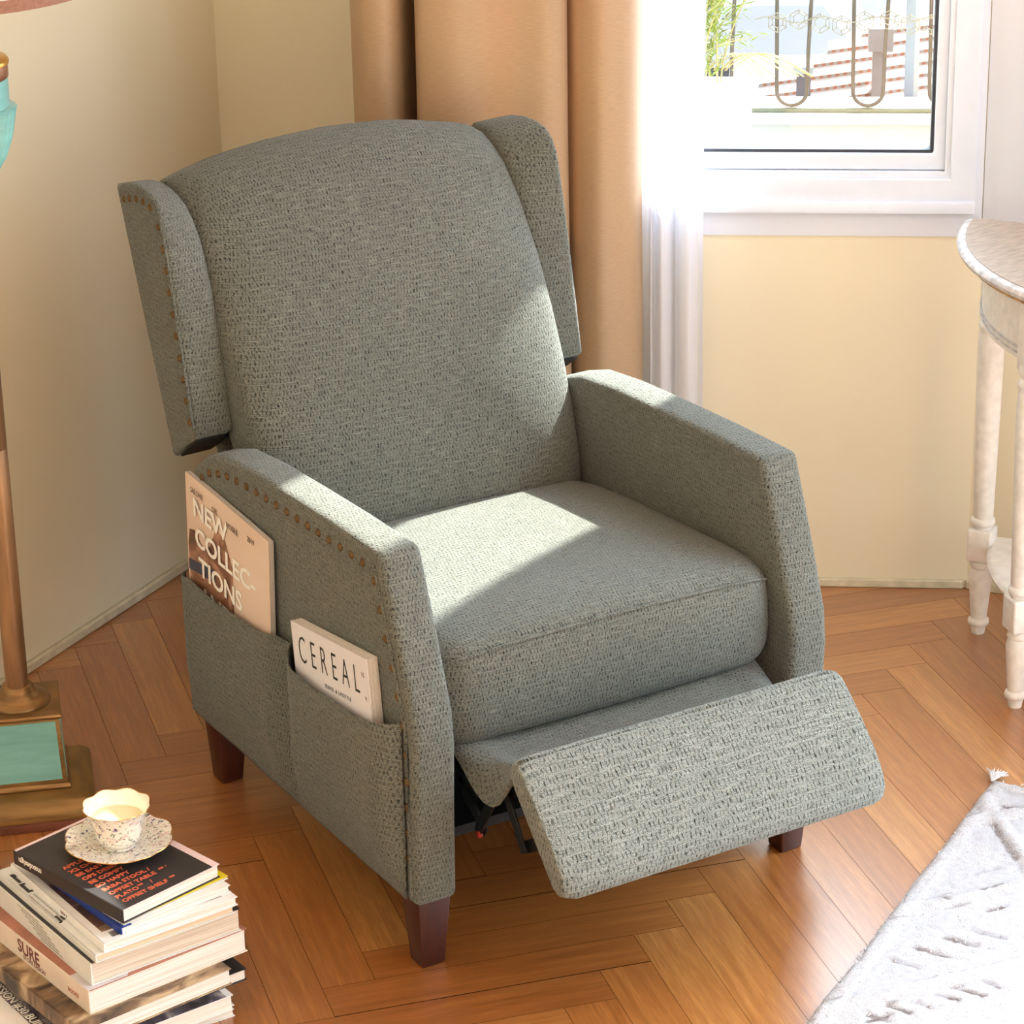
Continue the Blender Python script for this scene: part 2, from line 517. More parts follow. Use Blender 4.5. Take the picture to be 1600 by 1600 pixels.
# window wall: one mesh with an opening
bm = bmesh.new()
add_box(bm, -0.61, WIN_L, 0, 0.07, -0.05, CEIL, MW)
add_box(bm, WIN_R, 0.262, 0, 0.07, -0.05, CEIL, MW)
add_box(bm, WIN_L, WIN_R, 0, 0.07, -0.05, WIN_B, MW)
add_box(bm, WIN_L, WIN_R, 0, 0.07, WIN_T, CEIL, MW)
struct(bm_obj('wall_back', bm, M_WALL))
FACN = Vector((0.80, 0.60, 0))
struct(wall_seg('wall_right', FAC0, FAC0 + FD * 1.0, -0.05, CEIL, 0.10, M_WALL, FACN))
PA = CORNER + DL * 3.6; PB = Vector((-2.9, -4.7, 0)); PC = Vector((1.0, -4.7, 0))
struct(wall_seg('wall_side_unseen', PB, PA, -0.05, CEIL, 0.12, M_WALL, Vector((-1, 0, 0))))  # unseen wall, added to keep sky light off the left side
struct(wall_seg('wall_front_unseen', PB, PC, -0.05, CEIL, 0.12, M_WALL, Vector((0, -1, 0))))  # unseen wall behind the camera, added to cut the even sky light
# white-painted band from the sill height up
bm = bmesh.new()
add_box(bm, -0.60, WIN_L, -0.004, 0, 0.672, CEIL, MW)
add_box(bm, WIN_R, 0.259, -0.004, 0, 0.672, CEIL, MW)
add_box(bm, WIN_L, WIN_R, -0.004, 0, 0.672, WIN_B, MW)
add_box(bm, WIN_L, WIN_R, -0.004, 0, WIN_T, CEIL, MW)
struct(bm_obj('trim_1', bm, M_WALLW))
MF = Matrix(((FD.x, 0.8, 0, FAC0.x), (FD.y, 0.6, 0, FAC0.y), (0, 0, 1, 0), (0, 0, 0, 1)))
bm = bmesh.new(); add_box(bm, 0.0, 0.99, -0.004, 0, 0.672, CEIL, MF)
struct(bm_obj('trim_2', bm, M_WALLW))
# baseboards
bm = bmesh.new(); add_box(bm, -0.6, 0.255, -0.008, 0, 0, 0.016, MW); bevel_all(bm, 0.002, 1)
struct(bm_obj('baseboard_back', bm, M_BASE))
bm = bmesh.new(); add_box(bm, 0.0, 0.99, -0.008, 0, 0, 0.016, MF); bevel_all(bm, 0.002, 1)
struct(bm_obj('baseboard_right', bm, M_BASE))
ML = Matrix(((-DL.x, DL.y * 1.0, 0, CORNER.x), (-DL.y, -DL.x, 0, CORNER.y), (0, 0, 1, 0), (0, 0, 0, 1)))
bm = bmesh.new(); add_box(bm, -3.6, -0.01, -0.010, 0, 0, 0.019, ML); bevel_all(bm, 0.003, 1)
struct(bm_obj('baseboard_left', bm, M_BASE))
# ceiling (over the whole room; right side left open to let sky light in)
pc = [CORNER + DL * 3.6, CORNER, JOINT, FAC0, FAC0 + FD * 1.0, PC, PB]
bm = bmesh.new()
lo = [bm.verts.new(p + Vector((0, 0, CEIL))) for p in pc]; hi = [bm.verts.new(p + Vector((0, 0, CEIL + 0.1))) for p in pc]
bm.faces.new(lo); bm.faces.new(hi)
for i in range(len(pc)): bm.faces.new((lo[i], lo[(i + 1) % len(pc)], hi[(i + 1) % len(pc)], hi[i]))
struct(bm_obj('ceiling', bm, M_CEIL))

# ------------------------------------------------------------------ window
def frame_bm(k0, k1, z0, z1, w, y0, y1, bev=0.003):
    """rectangular mitred frame with outer bounds k0..k1, z0..z1 and profile width w"""
    bm = bmesh.new()
    ws = w if isinstance(w, tuple) else (w, w)          # side, bottom
    outer = [(k0, z0), (k1, z0), (k1, z1), (k0, z1)]
    inner = [(k0 + ws[0], z0 + ws[1]), (k1 - ws[0], z0 + ws[1]), (k1 - ws[0], z1 - ws[0]), (k0 + ws[0], z1 - ws[0])]
    vs = []
    for y in (y0, y1):
        vs.append([bm.verts.new(MW @ Vector((k, y, z))) for k, z in outer] + [bm.verts.new(MW @ Vector((k, y, z))) for k, z in inner])
    for i in range(4):
        j = (i + 1) % 4
        bm.faces.new((vs[0][i], vs[0][j], vs[0][j + 4], vs[0][i + 4]))
        bm.faces.new((vs[1][i], vs[1][i + 4], vs[1][j + 4], vs[1][j]))
        bm.faces.new((vs[0][i], vs[1][i], vs[1][j], vs[0][j]))
        bm.faces.new((vs[0][i + 4], vs[0][j + 4], vs[1][j + 4], vs[1][i + 4]))
    if bev: bevel_all(bm, bev, 2, 40)
    return bm
win = empty('window_1', WP(-0.15, 0, 0.75)); struct(win)
def wpart(o, parent=win):
    o.parent = parent; o.matrix_parent_inverse = Matrix.Translation(parent.location).inverted() if parent is win else Matrix()
    return o
wpart(bm_obj('casing', frame_bm(-0.57, 0.246, 0.716, 2.36, (0.044, 0.062), -0.014, 0.035), M_WPVC, autosm=40))
wpart(bm_obj('window_frame', frame_bm(-0.53, 0.204, 0.776, 2.32, (0.012, 0.013), -0.008, 0.04, 0.002), M_WPVC, autosm=40))
wpart(bm_obj('sash', frame_bm(-0.516, 0.193, 0.790, 2.30, (0.0205, 0.029), 0.0, 0.036, 0.004), M_WPVC, autosm=40))
wpart(bm_obj('gasket', frame_bm(-0.4965, 0.1735, 0.818, 2.281, 0.0068, 0.008, 0.032, 0), M_GASKET))
bm = bmesh.new(); add_box(bm, -0.492, 0.169, 0.022, 0.028, 0.823, 2.277, MW)
wpart(bm_obj('glass_pane', bm, M_GLASS))
bm = bmesh.new(); add_box(bm, -0.57, 0.246, -0.020, -0.002, 0.716, 0.739, MW); bevel_all(bm, 0.004, 2)
wpart(bm_obj('window_sill', bm, M_WPVC, autosm=40))

# ------------------------------------------------------------------ curtains
def curtain(name, pts, z0, z1, mat, nz=24, wob=0.004, th=0.0016, sub=8):
    # Catmull-Rom through the plan points (k, off); "pts" may fold back on themselves
    P = [Vector((p[0], p[1])) for p in pts]
    path = []
    for i in range(len(P) - 1):
        p0 = P[max(i - 1, 0)]; p1 = P[i]; p2 = P[i + 1]; p3 = P[min(i + 2, len(P) - 1)]
        for s in range(sub):
            t = s / sub
            path.append(0.5 * ((2 * p1) + (p2 - p0) * t + (2 * p0 - 5 * p1 + 4 * p2 - p3) * t * t + (3 * p1 - p0 - 3 * p2 + p3) * t ** 3))
    path.append(P[-1])
    n = len(path); L = [0]
    for i in range(1, n): L.append(L[-1] + (path[i] - path[i - 1]).length)
    V = []; F = []; UV = []
    for j in range(nz + 1):
        z = z0 + (z1 - z0) * j / nz
        for i, p in enumerate(path):
            d = wob * noise.noise(Vector((L[i] * 6, z * 2.2, 3.1)))
            q = WP(p.x + d * 0.6, p.y + d, z)
            V.append(q); UV.append((L[i], z))
    for j in range(nz):
        for i in range(n - 1):
            F.append((j * n + i, j * n + i + 1, (j + 1) * n + i + 1, (j + 1) * n + i))
    me = bpy.data.meshes.new(name); me.from_pydata([tuple(v) for v in V], [], F)
    uvl = me.uv_layers.new(name='UVMap')
    for l in me.loops: uvl.data[l.index].uv = UV[l.vertex_index]
    o = finish(name, me, mat, smooth=True)
    so = o.modifiers.new('thickness', 'SOLIDIFY'); so.thickness = th
    return o
c1 = curtain('curtain', [(-0.785, 0.03), (-0.812, 0.075), (-0.818, 0.115), (-0.79, 0.155), (-0.755, 0.16), (-0.732, 0.13), (-0.724, 0.07), (-0.715, 0.02),
                         (-0.700, 0.02), (-0.704, 0.09), (-0.706, 0.145), (-0.690, 0.172), (-0.64, 0.180), (-0.58, 0.165), (-0.53, 0.160), (-0.485, 0.158), (-0.458, 0.142), (-0.452, 0.11), (-0.462, 0.078)],
             0.02, 2.5, M_SATIN)
tag(c1, 'beige satin curtain with a deep dark crease, hanging behind the wing armchair', 'curtain')
c2 = curtain('curtain', [(-0.475, 0.055), (-0.455, 0.085), (-0.438, 0.120), (-0.40, 0.140), (-0.365, 0.125), (-0.340, 0.10), (-0.328, 0.065)], 0.02, 2.5, M_SATIN)
tag(c2, 'narrower beige satin curtain fold hanging between the wide beige curtain and the white sheer', 'curtain')
c3 = curtain('sheer_curtain', [(-0.375, 0.034), (-0.345, 0.036), (-0.322, 0.048), (-0.314, 0.074), (-0.306, 0.062), (-0.296, 0.085), (-0.280, 0.075), (-0.272, 0.05), (-0.262, 0.08), (-0.246, 0.088), (-0.234, 0.07), (-0.222, 0.078)],
             0.02, 2.5, M_SHEER, th=0.0005)
tag(c3, 'white translucent sheer curtain hanging beside the window', 'curtain')
rod = tube('curtain_rod', [WP(-0.88, 0.09, 2.514), WP(0.2, 0.09, 2.514)], 0.012, M_STEEL)
tag(rod, 'dark metal curtain rod above the window', 'rod')

# ------------------------------------------------------------------ recliner
chair = empty('recliner', (0.35, -0.35, 0))
tag(chair, 'sage green chenille wingback recliner with nailhead trim and raised footrest', 'armchair')
CI = Matrix.Translation(chair.location).inverted()
def ch(o, parent=None):
    o.parent = parent or chair
    if parent is None: o.matrix_parent_inverse = CI
    return o
def sub(o, parent):      # sub-part: parent's own geometry is in world coordinates
    o.parent = parent
    return o

Wd = 0.70
ARM = [(-0.724, 0.114), (-0.728, 0.26), (-0.733, 0.36), (-0.728, 0.410), (-0.690, 0.52), (-0.647, 0.634), (-0.50, 0.631), (-0.38, 0.626), (-0.24, 0.619),
       (-0.14, 0.608), (-0.085, 0.590), (-0.045, 0.562), (-0.012, 0.525), (0.004, 0.47), (0.018, 0.30), (0.018, 0.114)]
def arm(x0, x1, name='arm'):
    bm = bmesh.new()
    vs = [[bm.verts.new((x, y, z)) for y, z in ARM] for x in (x0, x1)]
    n = len(ARM)
    bm.faces.new(vs[0]); bm.faces.new(list(reversed(vs[1])))
    for i in range(n):
        j = (i + 1) % n
        bm.faces.new((vs[0][j], vs[0][i], vs[1][i], vs[1][j]))
    bmesh.ops.recalc_face_normals(bm, faces=bm.faces)
    # extra-soft top, thinner elsewhere
    es = [e for e in bm.edges if len(e.link_faces) == 2 and (abs(e.verts[0].co.x - e.verts[1].co.x) < 1e-6 or e.calc_face_angle(0) > radians(30))]
    bmesh.ops.bevel(bm, geom=es, offset=0.0125, segments=4, profile=0.5, affect='EDGES', clamp_overlap=True)
    return ch(bm_obj(name, bm, FAB, autosm=55))
armL = arm(0.0, 0.067)
armR = arm(Wd - 0.067, Wd)

# nailheads: one prototype, copied
def nail_mesh():
    bm = bmesh.new()
    R = 0.0064
    rings = []
    for i in range(5):
        t = i / 5 * pi / 2
        rings.append([bm.verts.new((-sin(t) * R * 0.62, R * cos(t) * cos(a), R * cos(t) * sin(a))) for a in [2 * pi * k / 12 for k in range(12)]])
    tip = bm.verts.new((-R * 0.62, 0, 0))
    for i in range(4):
        for k in range(12):
            bm.faces.new((rings[i][k], rings[i][(k + 1) % 12], rings[i + 1][(k + 1) % 12], rings[i + 1][k]))
    for k in range(12): bm.faces.new((rings[4][k], rings[4][(k + 1) % 12], tip))
    bmesh.ops.recalc_face_normals(bm, faces=bm.faces)
    me = bpy.data.meshes.new('nailhead'); bm.to_mesh(me); bm.free()
    me.materials.append(M_NAIL)
    me.polygons.foreach_set('use_smooth', [True] * len(me.polygons))
    return me
NM = nail_mesh()
def nail(p, parent, rz=0.0):
    o = bpy.data.objects.new('nailhead', NM); COL.objects.link(o)
    o.parent = parent; o.location = p; o.rotation_euler = (0, 0, rz)
def along(pts, sp):
    P = [Vector(p) for p in pts]; out = [P[0].copy()]; rem = sp
    for i in range(len(P) - 1):
        d = P[i + 1] - P[i]; L = d.length; t = rem
        while t <= L:
            out.append(P[i] + d * (t / L)); t += sp
        rem = t - L
    return out
path = [(0, -0.045, 0.530), (0, -0.09, 0.564), (0, -0.15, 0.582), (0, -0.25, 0.592), (0, -0.40, 0.598), (0, -0.55, 0.603), (0, -0.618, 0.604)]
for p in along(path, 0.0335): nail((-0.0005, p.y, p.z), armL)
for p in along([(0, -0.632, 0.588), (0, -0.665, 0.50), (0, -0.695, 0.42), (0, -0.706, 0.38)], 0.041): nail((-0.0005, p.y, p.z), armL)
for p in along([(0, -0.708, 0.352), (0, -0.706, 0.15)], 0.041): nail((-0.0005, p.y, p.z), armL)
# raised seam in front of the nail row
seam_pts = [(-0.001, -0.634, 0.612), (-0.001, -0.668, 0.52), (-0.001, -0.706, 0.41), (-0.001, -0.713, 0.37), (-0.001, -0.712, 0.25), (-0.001, -0.711, 0.125)]
sub(tube('seam', seam_pts, 0.0028, FAB, n=8), armL)

# side pocket: thick fabric skin bowed out over the magazines, stitched at the rear, middle, front and bottom
def pocket():
    ny, nz = 56, 24
    y0, y1 = 0.012, -0.700
    ymid = -0.368
    V = []; UV = []
    def top(y):
        K = [(0.012, 0.362), (-0.05, 0.380), (-0.16, 0.376), (-0.28, 0.384), (-0.345, 0.396), (-0.375, 0.388), (-0.42, 0.374), (-0.50, 0.374), (-0.62, 0.384), (-0.70, 0.398)]
        for (ya, za), (yb, zb) in zip(K, K[1:]):
            if yb <= y <= ya: return za + (zb - za) * (ya - y) / (ya - yb)
        return K[-1][1]
    for j in range(nz + 1):
        for i in range(ny + 1):
            y = y0 + (y1 - y0) * i / ny
            zt = top(y); z = 0.122 + (zt - 0.122) * j / nz
            if y > ymid: t1 = (y - y0) / (ymid - y0)
            else: t1 = (y - ymid) / (y1 - ymid)
            t1 = max(0, min(1, t1)); v = j / nz
            amp = 0.0225 if y > ymid else 0.0285
            bow = amp * min(1, sin(pi * t1) * 2.6) ** 0.6 * min(1, v * 2.6) ** 0.7
            wr = 0.0015 * noise.noise(Vector((y * 12, z * 9, 0.4)))
            V.append((-0.002 - bow - wr, y, z)); UV.append((y, z))
    F = []
    n = ny + 1
    for j in range(nz):
        for i in range(ny): F.append((j * n + i, j * n + i + 1, (j + 1) * n + i + 1, (j + 1) * n + i))
    me = bpy.data.meshes.new('pocket'); me.from_pydata(V, [], F)
    uvl = me.uv_layers.new(name='UVMap')
    for l in me.loops: uvl.data[l.index].uv = UV[l.vertex_index]
    o = finish('pocket', me, FAB, smooth=True)
    so = o.modifiers.new('thickness', 'SOLIDIFY'); so.thickness = 0.003; so.offset = 1
    return o
pk = ch(pocket())
# stitched hem along the pocket mouth is part of the pocket
def foot(xc, yc, back=0.0):
    top, bot = 0.0275, 0.0185
    rings = []
    for z, h, dy in ((0.122, top, 0.0), (0.0, bot, back)):
        rings.append([(xc - h, yc - h + dy, z), (xc + h, yc - h + dy, z), (xc + h, yc + h + dy, z), (xc - h, yc + h + dy, z)])
    bm = bmesh.new()
    vs = [[bm.verts.new(p) for p in r] for r in rings]
    for i in range(4): bm.faces.new((vs[0][i], vs[0][(i + 1) % 4], vs[1][(i + 1) % 4], vs[1][i]))
    bm.faces.new(vs[0]); bm.faces.new(vs[1])
    bevel_all(bm, 0.003, 2)
    return ch(bm_obj('leg', bm, M_LEG, autosm=40))
foot(0.036, -0.683); foot(Wd - 0.036, -0.683); foot(0.036, -0.022, 0.004); foot(Wd - 0.036, -0.022, 0.004)

# seat cushion
def seat():
    rings = []
    nx = 40
    xs0, xs1 = 0.060, 0.640
    # profile in (y, z) going round the cushion, per x column -> loft along x
    for i in range(nx + 1):
        t = i / nx
        e = abs(2 * t - 1)
        ease = 1 - (max(0, e - 0.80) / 0.20) ** 2.2          # rounding at the side ends
        x = xs0 + (xs1 - xs0) * t
        crown = 0.014 * (1 - e ** 2)
        yf = -0.688 - 0.010 * (1 - e ** 2.0) + 0.030 * (1 - ease)
        zt = 0.462 + crown - 0.018 * (1 - ease)
        zb = 0.322 + 0.010 * (1 - ease)
        rb = 0.035
        prof = []
        prof += [(-0.10, zb + 0.02), (-0.10, zt - 0.035), (-0.20, zt - 0.012), (-0.30, zt), (-0.45, zt + 0.010), (-0.56, zt + 0.018), (-0.62, zt + 0.019),
                 (yf + 0.028, zt + 0.016), (yf + 0.010, zt + 0.009), (yf + 0.002, zt + 0.001), (yf - 0.001, zt - 0.010), (yf - 0.006, zt - 0.04), (yf - 0.008, zt - 0.075)]
        for a in range(0, 6):
            th = a / 5 * pi / 2
            prof.append((yf - 0.006 + rb * (1 - cos(th)), zb + rb * (1 - sin(th))))
        prof += [(-0.45, zb), (-0.25, zb + 0.01)]
        rings.append([(x, y, z) for y, z in prof])
    o = loft('seat_cushion', rings, FAB, smooth=True)
    return ch(o)
seatc = seat()
# piped seam across the front top edge
pts = []
for i in range(31):
    t = i / 30; e = abs(2 * t - 1); ease = 1 - (max(0, e - 0.80) / 0.20) ** 2.2
    x = 0.060 + 0.58 * t
    pts.append((x, -0.688 - 0.010 * (1 - e ** 2) + 0.030 * (1 - ease) - 0.0005, 0.462 + 0.014 * (1 - e ** 2) - 0.018 * (1 - ease) + 0.001))
sub(tube('piping', pts, 0.0022, FAB, n=6), seatc)

# backrest cushion
def backrest():
    fr = [(-0.150, 0.345), (-0.182, 0.385), (-0.196, 0.44), (-0.192, 0.49), (-0.167, 0.56), (-0.133, 0.64), (-0.097, 0.72), (-0.056, 0.80), (-0.004, 0.88), (0.042, 0.935), (0.078, 0.962), (0.108, 0.980), (0.142, 0.988), (0.175, 0.984)]
    rings = []
    n = 48
    for i, (y, z) in enumerate(fr):
        t = i / (len(fr) - 1)
        a = radians(20)
        dirn = Vector((0, cos(a), -sin(a)))       # into the cushion
        hw = 0.286
        hd = 0.085
        if i >= 9:
            k = (i - 8) / (len(fr) - 9)
            hd = 0.085 * sqrt(max(0.06, 1 - (k ** 2) * 0.85))
            hw = 0.286 - 0.020 * k ** 2
        if i == 0: hd = 0.05; hw = 0.270
        if i == 1: hd = 0.075; hw = 0.281
        ring = []
        for k in range(n):
            th = 2 * pi * k / n
            cx = sgp(cos(th), 2 / 4.2); cd = sgp(sin(th), 2 / (2.6 + 1.6 * min(1, max(0, (z - 0.5) / 0.15))))
            x = 0.352 + hw * cx
            d = hd + hd * cd * (1.0 if cd < 0 else 0.8)
            p = Vector((x, y, z)) + dirn * d
            arch = 0.040 * (1 - abs(cx) ** 2.2) - 0.034
            p.z += arch * max(0, (t - 0.45) / 0.55)
            ring.append(p)
        rings.append(ring)
    return ch(loft('backrest', rings, FAB, smooth=True))
backrest()
# back frame shell behind cushion
rings = []
for (y, z, hd) in ((0.005, 0.12, 0.02), (0.015, 0.50, 0.03), (0.115, 0.80, 0.03), (0.165, 0.92, 0.026), (0.178, 0.945, 0.01)):
    rings.append([(0.35 + 0.275 * sgp(cos(th), 0.3), y + hd * sgp(sin(th), 0.6), z) for th in [2 * pi * k / 28 for k in range(28)]])
ch(loft('back_panel', rings, FAB, smooth=True))

# wings
W_OUT = [(-0.050, 0.606), (-0.034, 0.690), (-0.017, 0.770), (0.000, 0.850), (0.014, 0.905), (0.022, 0.930), (0.035, 0.951), (0.055, 0.965), (0.082, 0.970), (0.115, 0.970), (0.155, 0.963), (0.194, 0.950), (0.150, 0.833), (0.100, 0.702), (0.040, 0.546)]
W_IN = [(-0.052, 0.608), (-0.036, 0.680), (-0.019, 0.750), (0.002, 0.815), (0.022, 0.858), (0.040, 0.890), (0.062, 0.915), (0.086, 0.933), (0.112, 0.943), (0.138, 0.948), (0.165, 0.950), (0.194, 0.946), (0.150, 0.833), (0.100, 0.702), (0.040, 0.546)]
def wing(side):
    th_ = 0.076
    X = lambda x: x if side < 0 else Wd - x
    bm = bmesh.new()
    A = [bm.verts.new((X(0), y, z)) for y, z in W_OUT]
    B = [bm.verts.new((X(th_), y, z)) for y, z in W_IN]
    n = len(A)
    bm.faces.new(A); bm.faces.new(B)
    for i in range(n): bm.faces.new((A[i], A[(i + 1) % n], B[(i + 1) % n], B[i]))
    bmesh.ops.recalc_face_normals(bm, faces=bm.faces)
    inner = [e for e in bm.edges if all(v in B for v in e.verts)]
    bmesh.ops.bevel(bm, geom=inner, offset=0.026, segments=6, profile=0.5, affect='EDGES', clamp_overlap=True)
    bm.edges.ensure_lookup_table()
    xo = X(0)
    outer = [e for e in bm.edges if all(abs(v.co.x - xo) < 1e-5 for v in e.verts)]
    bmesh.ops.bevel(bm, geom=outer, offset=0.011, segments=4, profile=0.5, affect='EDGES', clamp_overlap=True)
    w = ch(bm_obj('wing', bm, FAB, autosm=75))
    # black lining on the underside
    fb = Vector((-0.046, 0.603)); rb = Vector((0.036, 0.547))
    bm = bmesh.new()
    nrm = Vector((-(rb - fb).y, (rb - fb).x)).normalized()
    if nrm.y > 0: nrm = -nrm
    pts = [(0.008, 0.08), (0.020, 0.03), (0.050, 0.04), (0.062, 0.16), (0.066, 0.5), (0.060, 0.90), (0.012, 0.95), (0.006, 0.5)]
    a_ = []; b_ = []
    for x, t in pts:
        p = fb.lerp(rb, t)
        a_.append(bm.verts.new((X(x), p.x - nrm.x * 0.002, p.y - nrm.y * 0.002))); q = p + nrm * 0.0025
        b_.append(bm.verts.new((X(x), q.x, q.y)))
    bm.faces.new(a_); bm.faces.new(b_)
    for i in range(len(pts)): bm.faces.new((a_[i], a_[(i + 1) % len(pts)], b_[(i + 1) % len(pts)], b_[i]))
    sub(bm_obj('underside_lining', bm, M_BLACK), w)
    return w
wl = wing(-1); wing(1)
for y, z in along([(0, -0.036, 0.628), (0, -0.020, 0.696), (0, -0.002, 0.775), (0, 0.014, 0.850), (0, 0.024, 0.895), (0, 0.036, 0.925)], 0.0335) and [(p.y, p.z) for p in along([(0, -0.036, 0.628), (0, -0.020, 0.696), (0, -0.002, 0.775), (0, 0.014, 0.850), (0, 0.024, 0.895), (0, 0.036, 0.925)], 0.0335)]:
    nail((0.0004, y, z), wl)
for y, z in ((0.061, 0.945), (0.086, 0.948), (0.112, 0.946), (0.138, 0.940), (0.160, 0.934)):
    nail((0.0004, y, z), wl)
sm = [(0.0012, -0.046, 0.620), (0.0012, -0.029, 0.70), (0.0012, -0.011, 0.78), (0.0012, 0.006, 0.855), (0.0012, 0.019, 0.905), (0.0012, 0.030, 0.935)]
sub(tube('seam', sm, 0.0026, FAB, n=6), wl)

# footrest
def footrest():
    a = Vector((-0.862, 0.392)); b = Vector((-1.006, 0.249))       # top edge, bottom edge of the face (y, z)
    d = (b - a); L = d.length; d.normalize(); nrm = Vector((-d.y, d.x))
    if nrm.y < 0: nrm = -nrm                                        # up and forward
    prof = []
    T = 0.052
    # front face slightly crowned with rounded long edges
    def P(s, h): return a + d * s + nrm * h
    prof += [P(0.004, -0.030), P(-0.003, -0.018), P(0.000, -0.006), P(0.012, 0.001), P(0.04, 0.004), P(0.09, 0.005), P(0.14, 0.003), P(0.175, -0.004), P(0.195, -0.014), P(0.203, -0.026), P(0.198, -0.038), P(0.186, -0.044), P(0.10, -0.040), P(0.02, -0.036)]
    rings = []
    xs = [0.083, 0.0855, 0.092, 0.104, 0.2, 0.35, 0.5, 0.598, 0.610, 0.6165, 0.619]
    c = sum(prof, Vector((0, 0))) / len(prof)
    for x in xs:
        e = min(x - 0.083, 0.619 - x)
        s = 0.90 + 0.10 * min(1, (e / 0.021)) ** 0.5 if e < 0.021 else 1
        rings.append([(x, (c + (p - c) * s).x, (c + (p - c) * s).y) for p in prof])
    o = loft('footrest', rings, FAB_FOOT, smooth=False, autosm=60)
    return ch(o)
fr_ = footrest()
# backing board under the pad
bm = bmesh.new()
dd = Vector((0, -0.7095, -0.7046)); nn = Vector((0, 0.7046, -0.7095))
M = basis((0.35, -0.862, 0.392), (1, 0, 0), dd, None)
add_box(bm, -0.245, 0.245, 0.03, 0.175, 0.038, 0.050, M)
sub(bm_obj('backing_board', bm, M_BLACK), fr_)
# hanging flap between the seat and the footrest
def flap():
    nx, ns = 30, 14
    V = []; UV = []
    for j in range(ns + 1):
        v = j / ns
        for i in range(nx + 1):
            t = i / nx
            x = 0.088 + 0.520 * t
            e = abs(2 * t - 1)
            y = -0.60 + (-0.868 + 0.60) * v
            z = 0.345 + (0.384 - 0.345) * v ** 2
            sag = 0.052 * sin(pi * v ** 1.15)
            z -= sag * (0.80 - 0.35 * max(0, e - 0.75) / 0.25)
            # fold dropping at both side edges
            z -= (0.062 * max(0, (e - 0.86) / 0.14) ** 1.3) * max(0, sin(pi * v ** 2.1)) ** 1.2
            z += 0.004 * noise.noise(Vector((x * 9, v * 3, 1.7)))
            V.append((x, y, z)); UV.append((x, y * 1.1))
    F = []; n = nx + 1
    for j in range(ns):
        for i in range(nx): F.append((j * n + i, j * n + i + 1, (j + 1) * n + i + 1, (j + 1) * n + i))
    me = bpy.data.meshes.new('flap'); me.from_pydata(V, [], F)
    uvl = me.uv_layers.new(name='UVMap')
    for l in me.loops: uvl.data[l.index].uv = UV[l.vertex_index]
    o = finish('fabric_flap', me, FAB, smooth=True)
    so = o.modifiers.new('thickness', 'SOLIDIFY'); so.thickness = 0.005
    return ch(o)
flap()

# steel linkage on both sides
def bar(x, p, q, w, name='linkage_bar', th=0.004, mat=M_STEEL):
    p = Vector((0, *p)); q = Vector((0, *q))
    d = (q - p); L = d.length; d.normalize()
    M = basis((x, p.y, p.z), (0, d.y, d.z), Vector((0, -d.z, d.y)))
    bm = bmesh.new()
    add_box(bm, -0.008, L + 0.008, -w / 2, w / 2, -th / 2, th / 2, M)
    bevel_all(bm, 0.0012, 1)
    return ch(bm_obj(name, bm, mat, autosm=40))
for x, s in ((0.108, 1), (0.592, -1)):
    bar(x, (-0.600, 0.270), (-0.725, 0.272), 0.022)
    bar(x + 0.006 * s, (-0.718, 0.286), (-0.672, 0.236), 0.022)
    bar(x, (-0.668, 0.262), (-0.728, 0.214), 0.020)
    bar(x - 0.006 * s, (-0.726, 0.214), (-0.772, 0.290), 0.018)
    bar(x + 0.002 * s, (-0.690, 0.262), (-0.860, 0.335), 0.022)
    bar(x - 0.004 * s, (-0.800, 0.306), (-0.845, 0.240), 0.017)
    bar(x + 0.004 * s, (-0.845, 0.240), (-0.925, 0.288), 0.019)
    # red rivet cap
    M = basis((x - 0.008 * s, -0.730, 0.2085), (0, 1, 0), (0, 0, 1))
    o = lathe('rivet_cap', [(0.0035, -0.003), (0.0050, -0.0015), (0.0050, 0.002), (0.0035, 0.004)], 0, 0, M_RED, n=12)
    o.data.transform(M); ch(o)
bm = bmesh.new(); add_box(bm, 0.115, 0.585, -0.70, -0.685, 0.262, 0.286); ch(bm_obj('cross_bar', bm, M_STEEL))
# dark dust cover underneath the seat
ch(box('base_cover', 0.067, 0.633, -0.60, 0.0, 0.135, 0.150, M_BLACK))

# ------------------------------------------------------------------ magazines in the side pockets
M_PAPER = plain('magazine_page_edges', srgb(236, 230, 224), 0.7, var=0.12, vs=900, vscale=(40, 1, 1))
M_INKW = plain('white_ink', srgb(250, 247, 242), 0.5, var=0.0)
M_INKB = plain('black_ink', srgb(26, 24, 26), 0.5, var=0.0)
M_INKG = plain('brown_grey_ink', srgb(120, 98, 84), 0.5, var=0.0)

def cover_photo_mat(name, stops, scale=(4, 7, 1), ns=1.0, rough=0.35, dist=0.8):
    m, nt, bs, out = new_mat(name)
    tc = N(nt, 'TexCoord')
    nn_ = nt.nodes.new('ShaderNodeTexNoise'); nn_.inputs['Scale'].default_value = ns; nn_.inputs['Detail'].default_value = 3; nn_.inputs['Distortion'].default_value = dist
    nt.links.new(mapping(nt, tc.outputs['Object'], scale), nn_.inputs['Vector'])
    r = ramp(nt, nn_.outputs['Fac'], stops)
    nt.links.new(r, bs.inputs['Base Color'])
    bs.inputs['Roughness'].default_value = rough
    return m
M_PINK = cover_photo_mat('blush_cover', [(0.35, srgb(226, 200, 182)), (0.6, srgb(236, 214, 198))], (3, 3, 3))
M_HAIR = cover_photo_mat('brown_picture', [(0.3, srgb(60, 34, 26)), (0.5, srgb(132, 88, 66)), (0.66, srgb(206, 160, 134))], (10, 10, 16))
M_NAVY = plain('navy_picture', srgb(58, 66, 92), 0.5)
M_CER = plain('pale_grey_cover', srgb(228, 226, 232), 0.4, var=0.01)

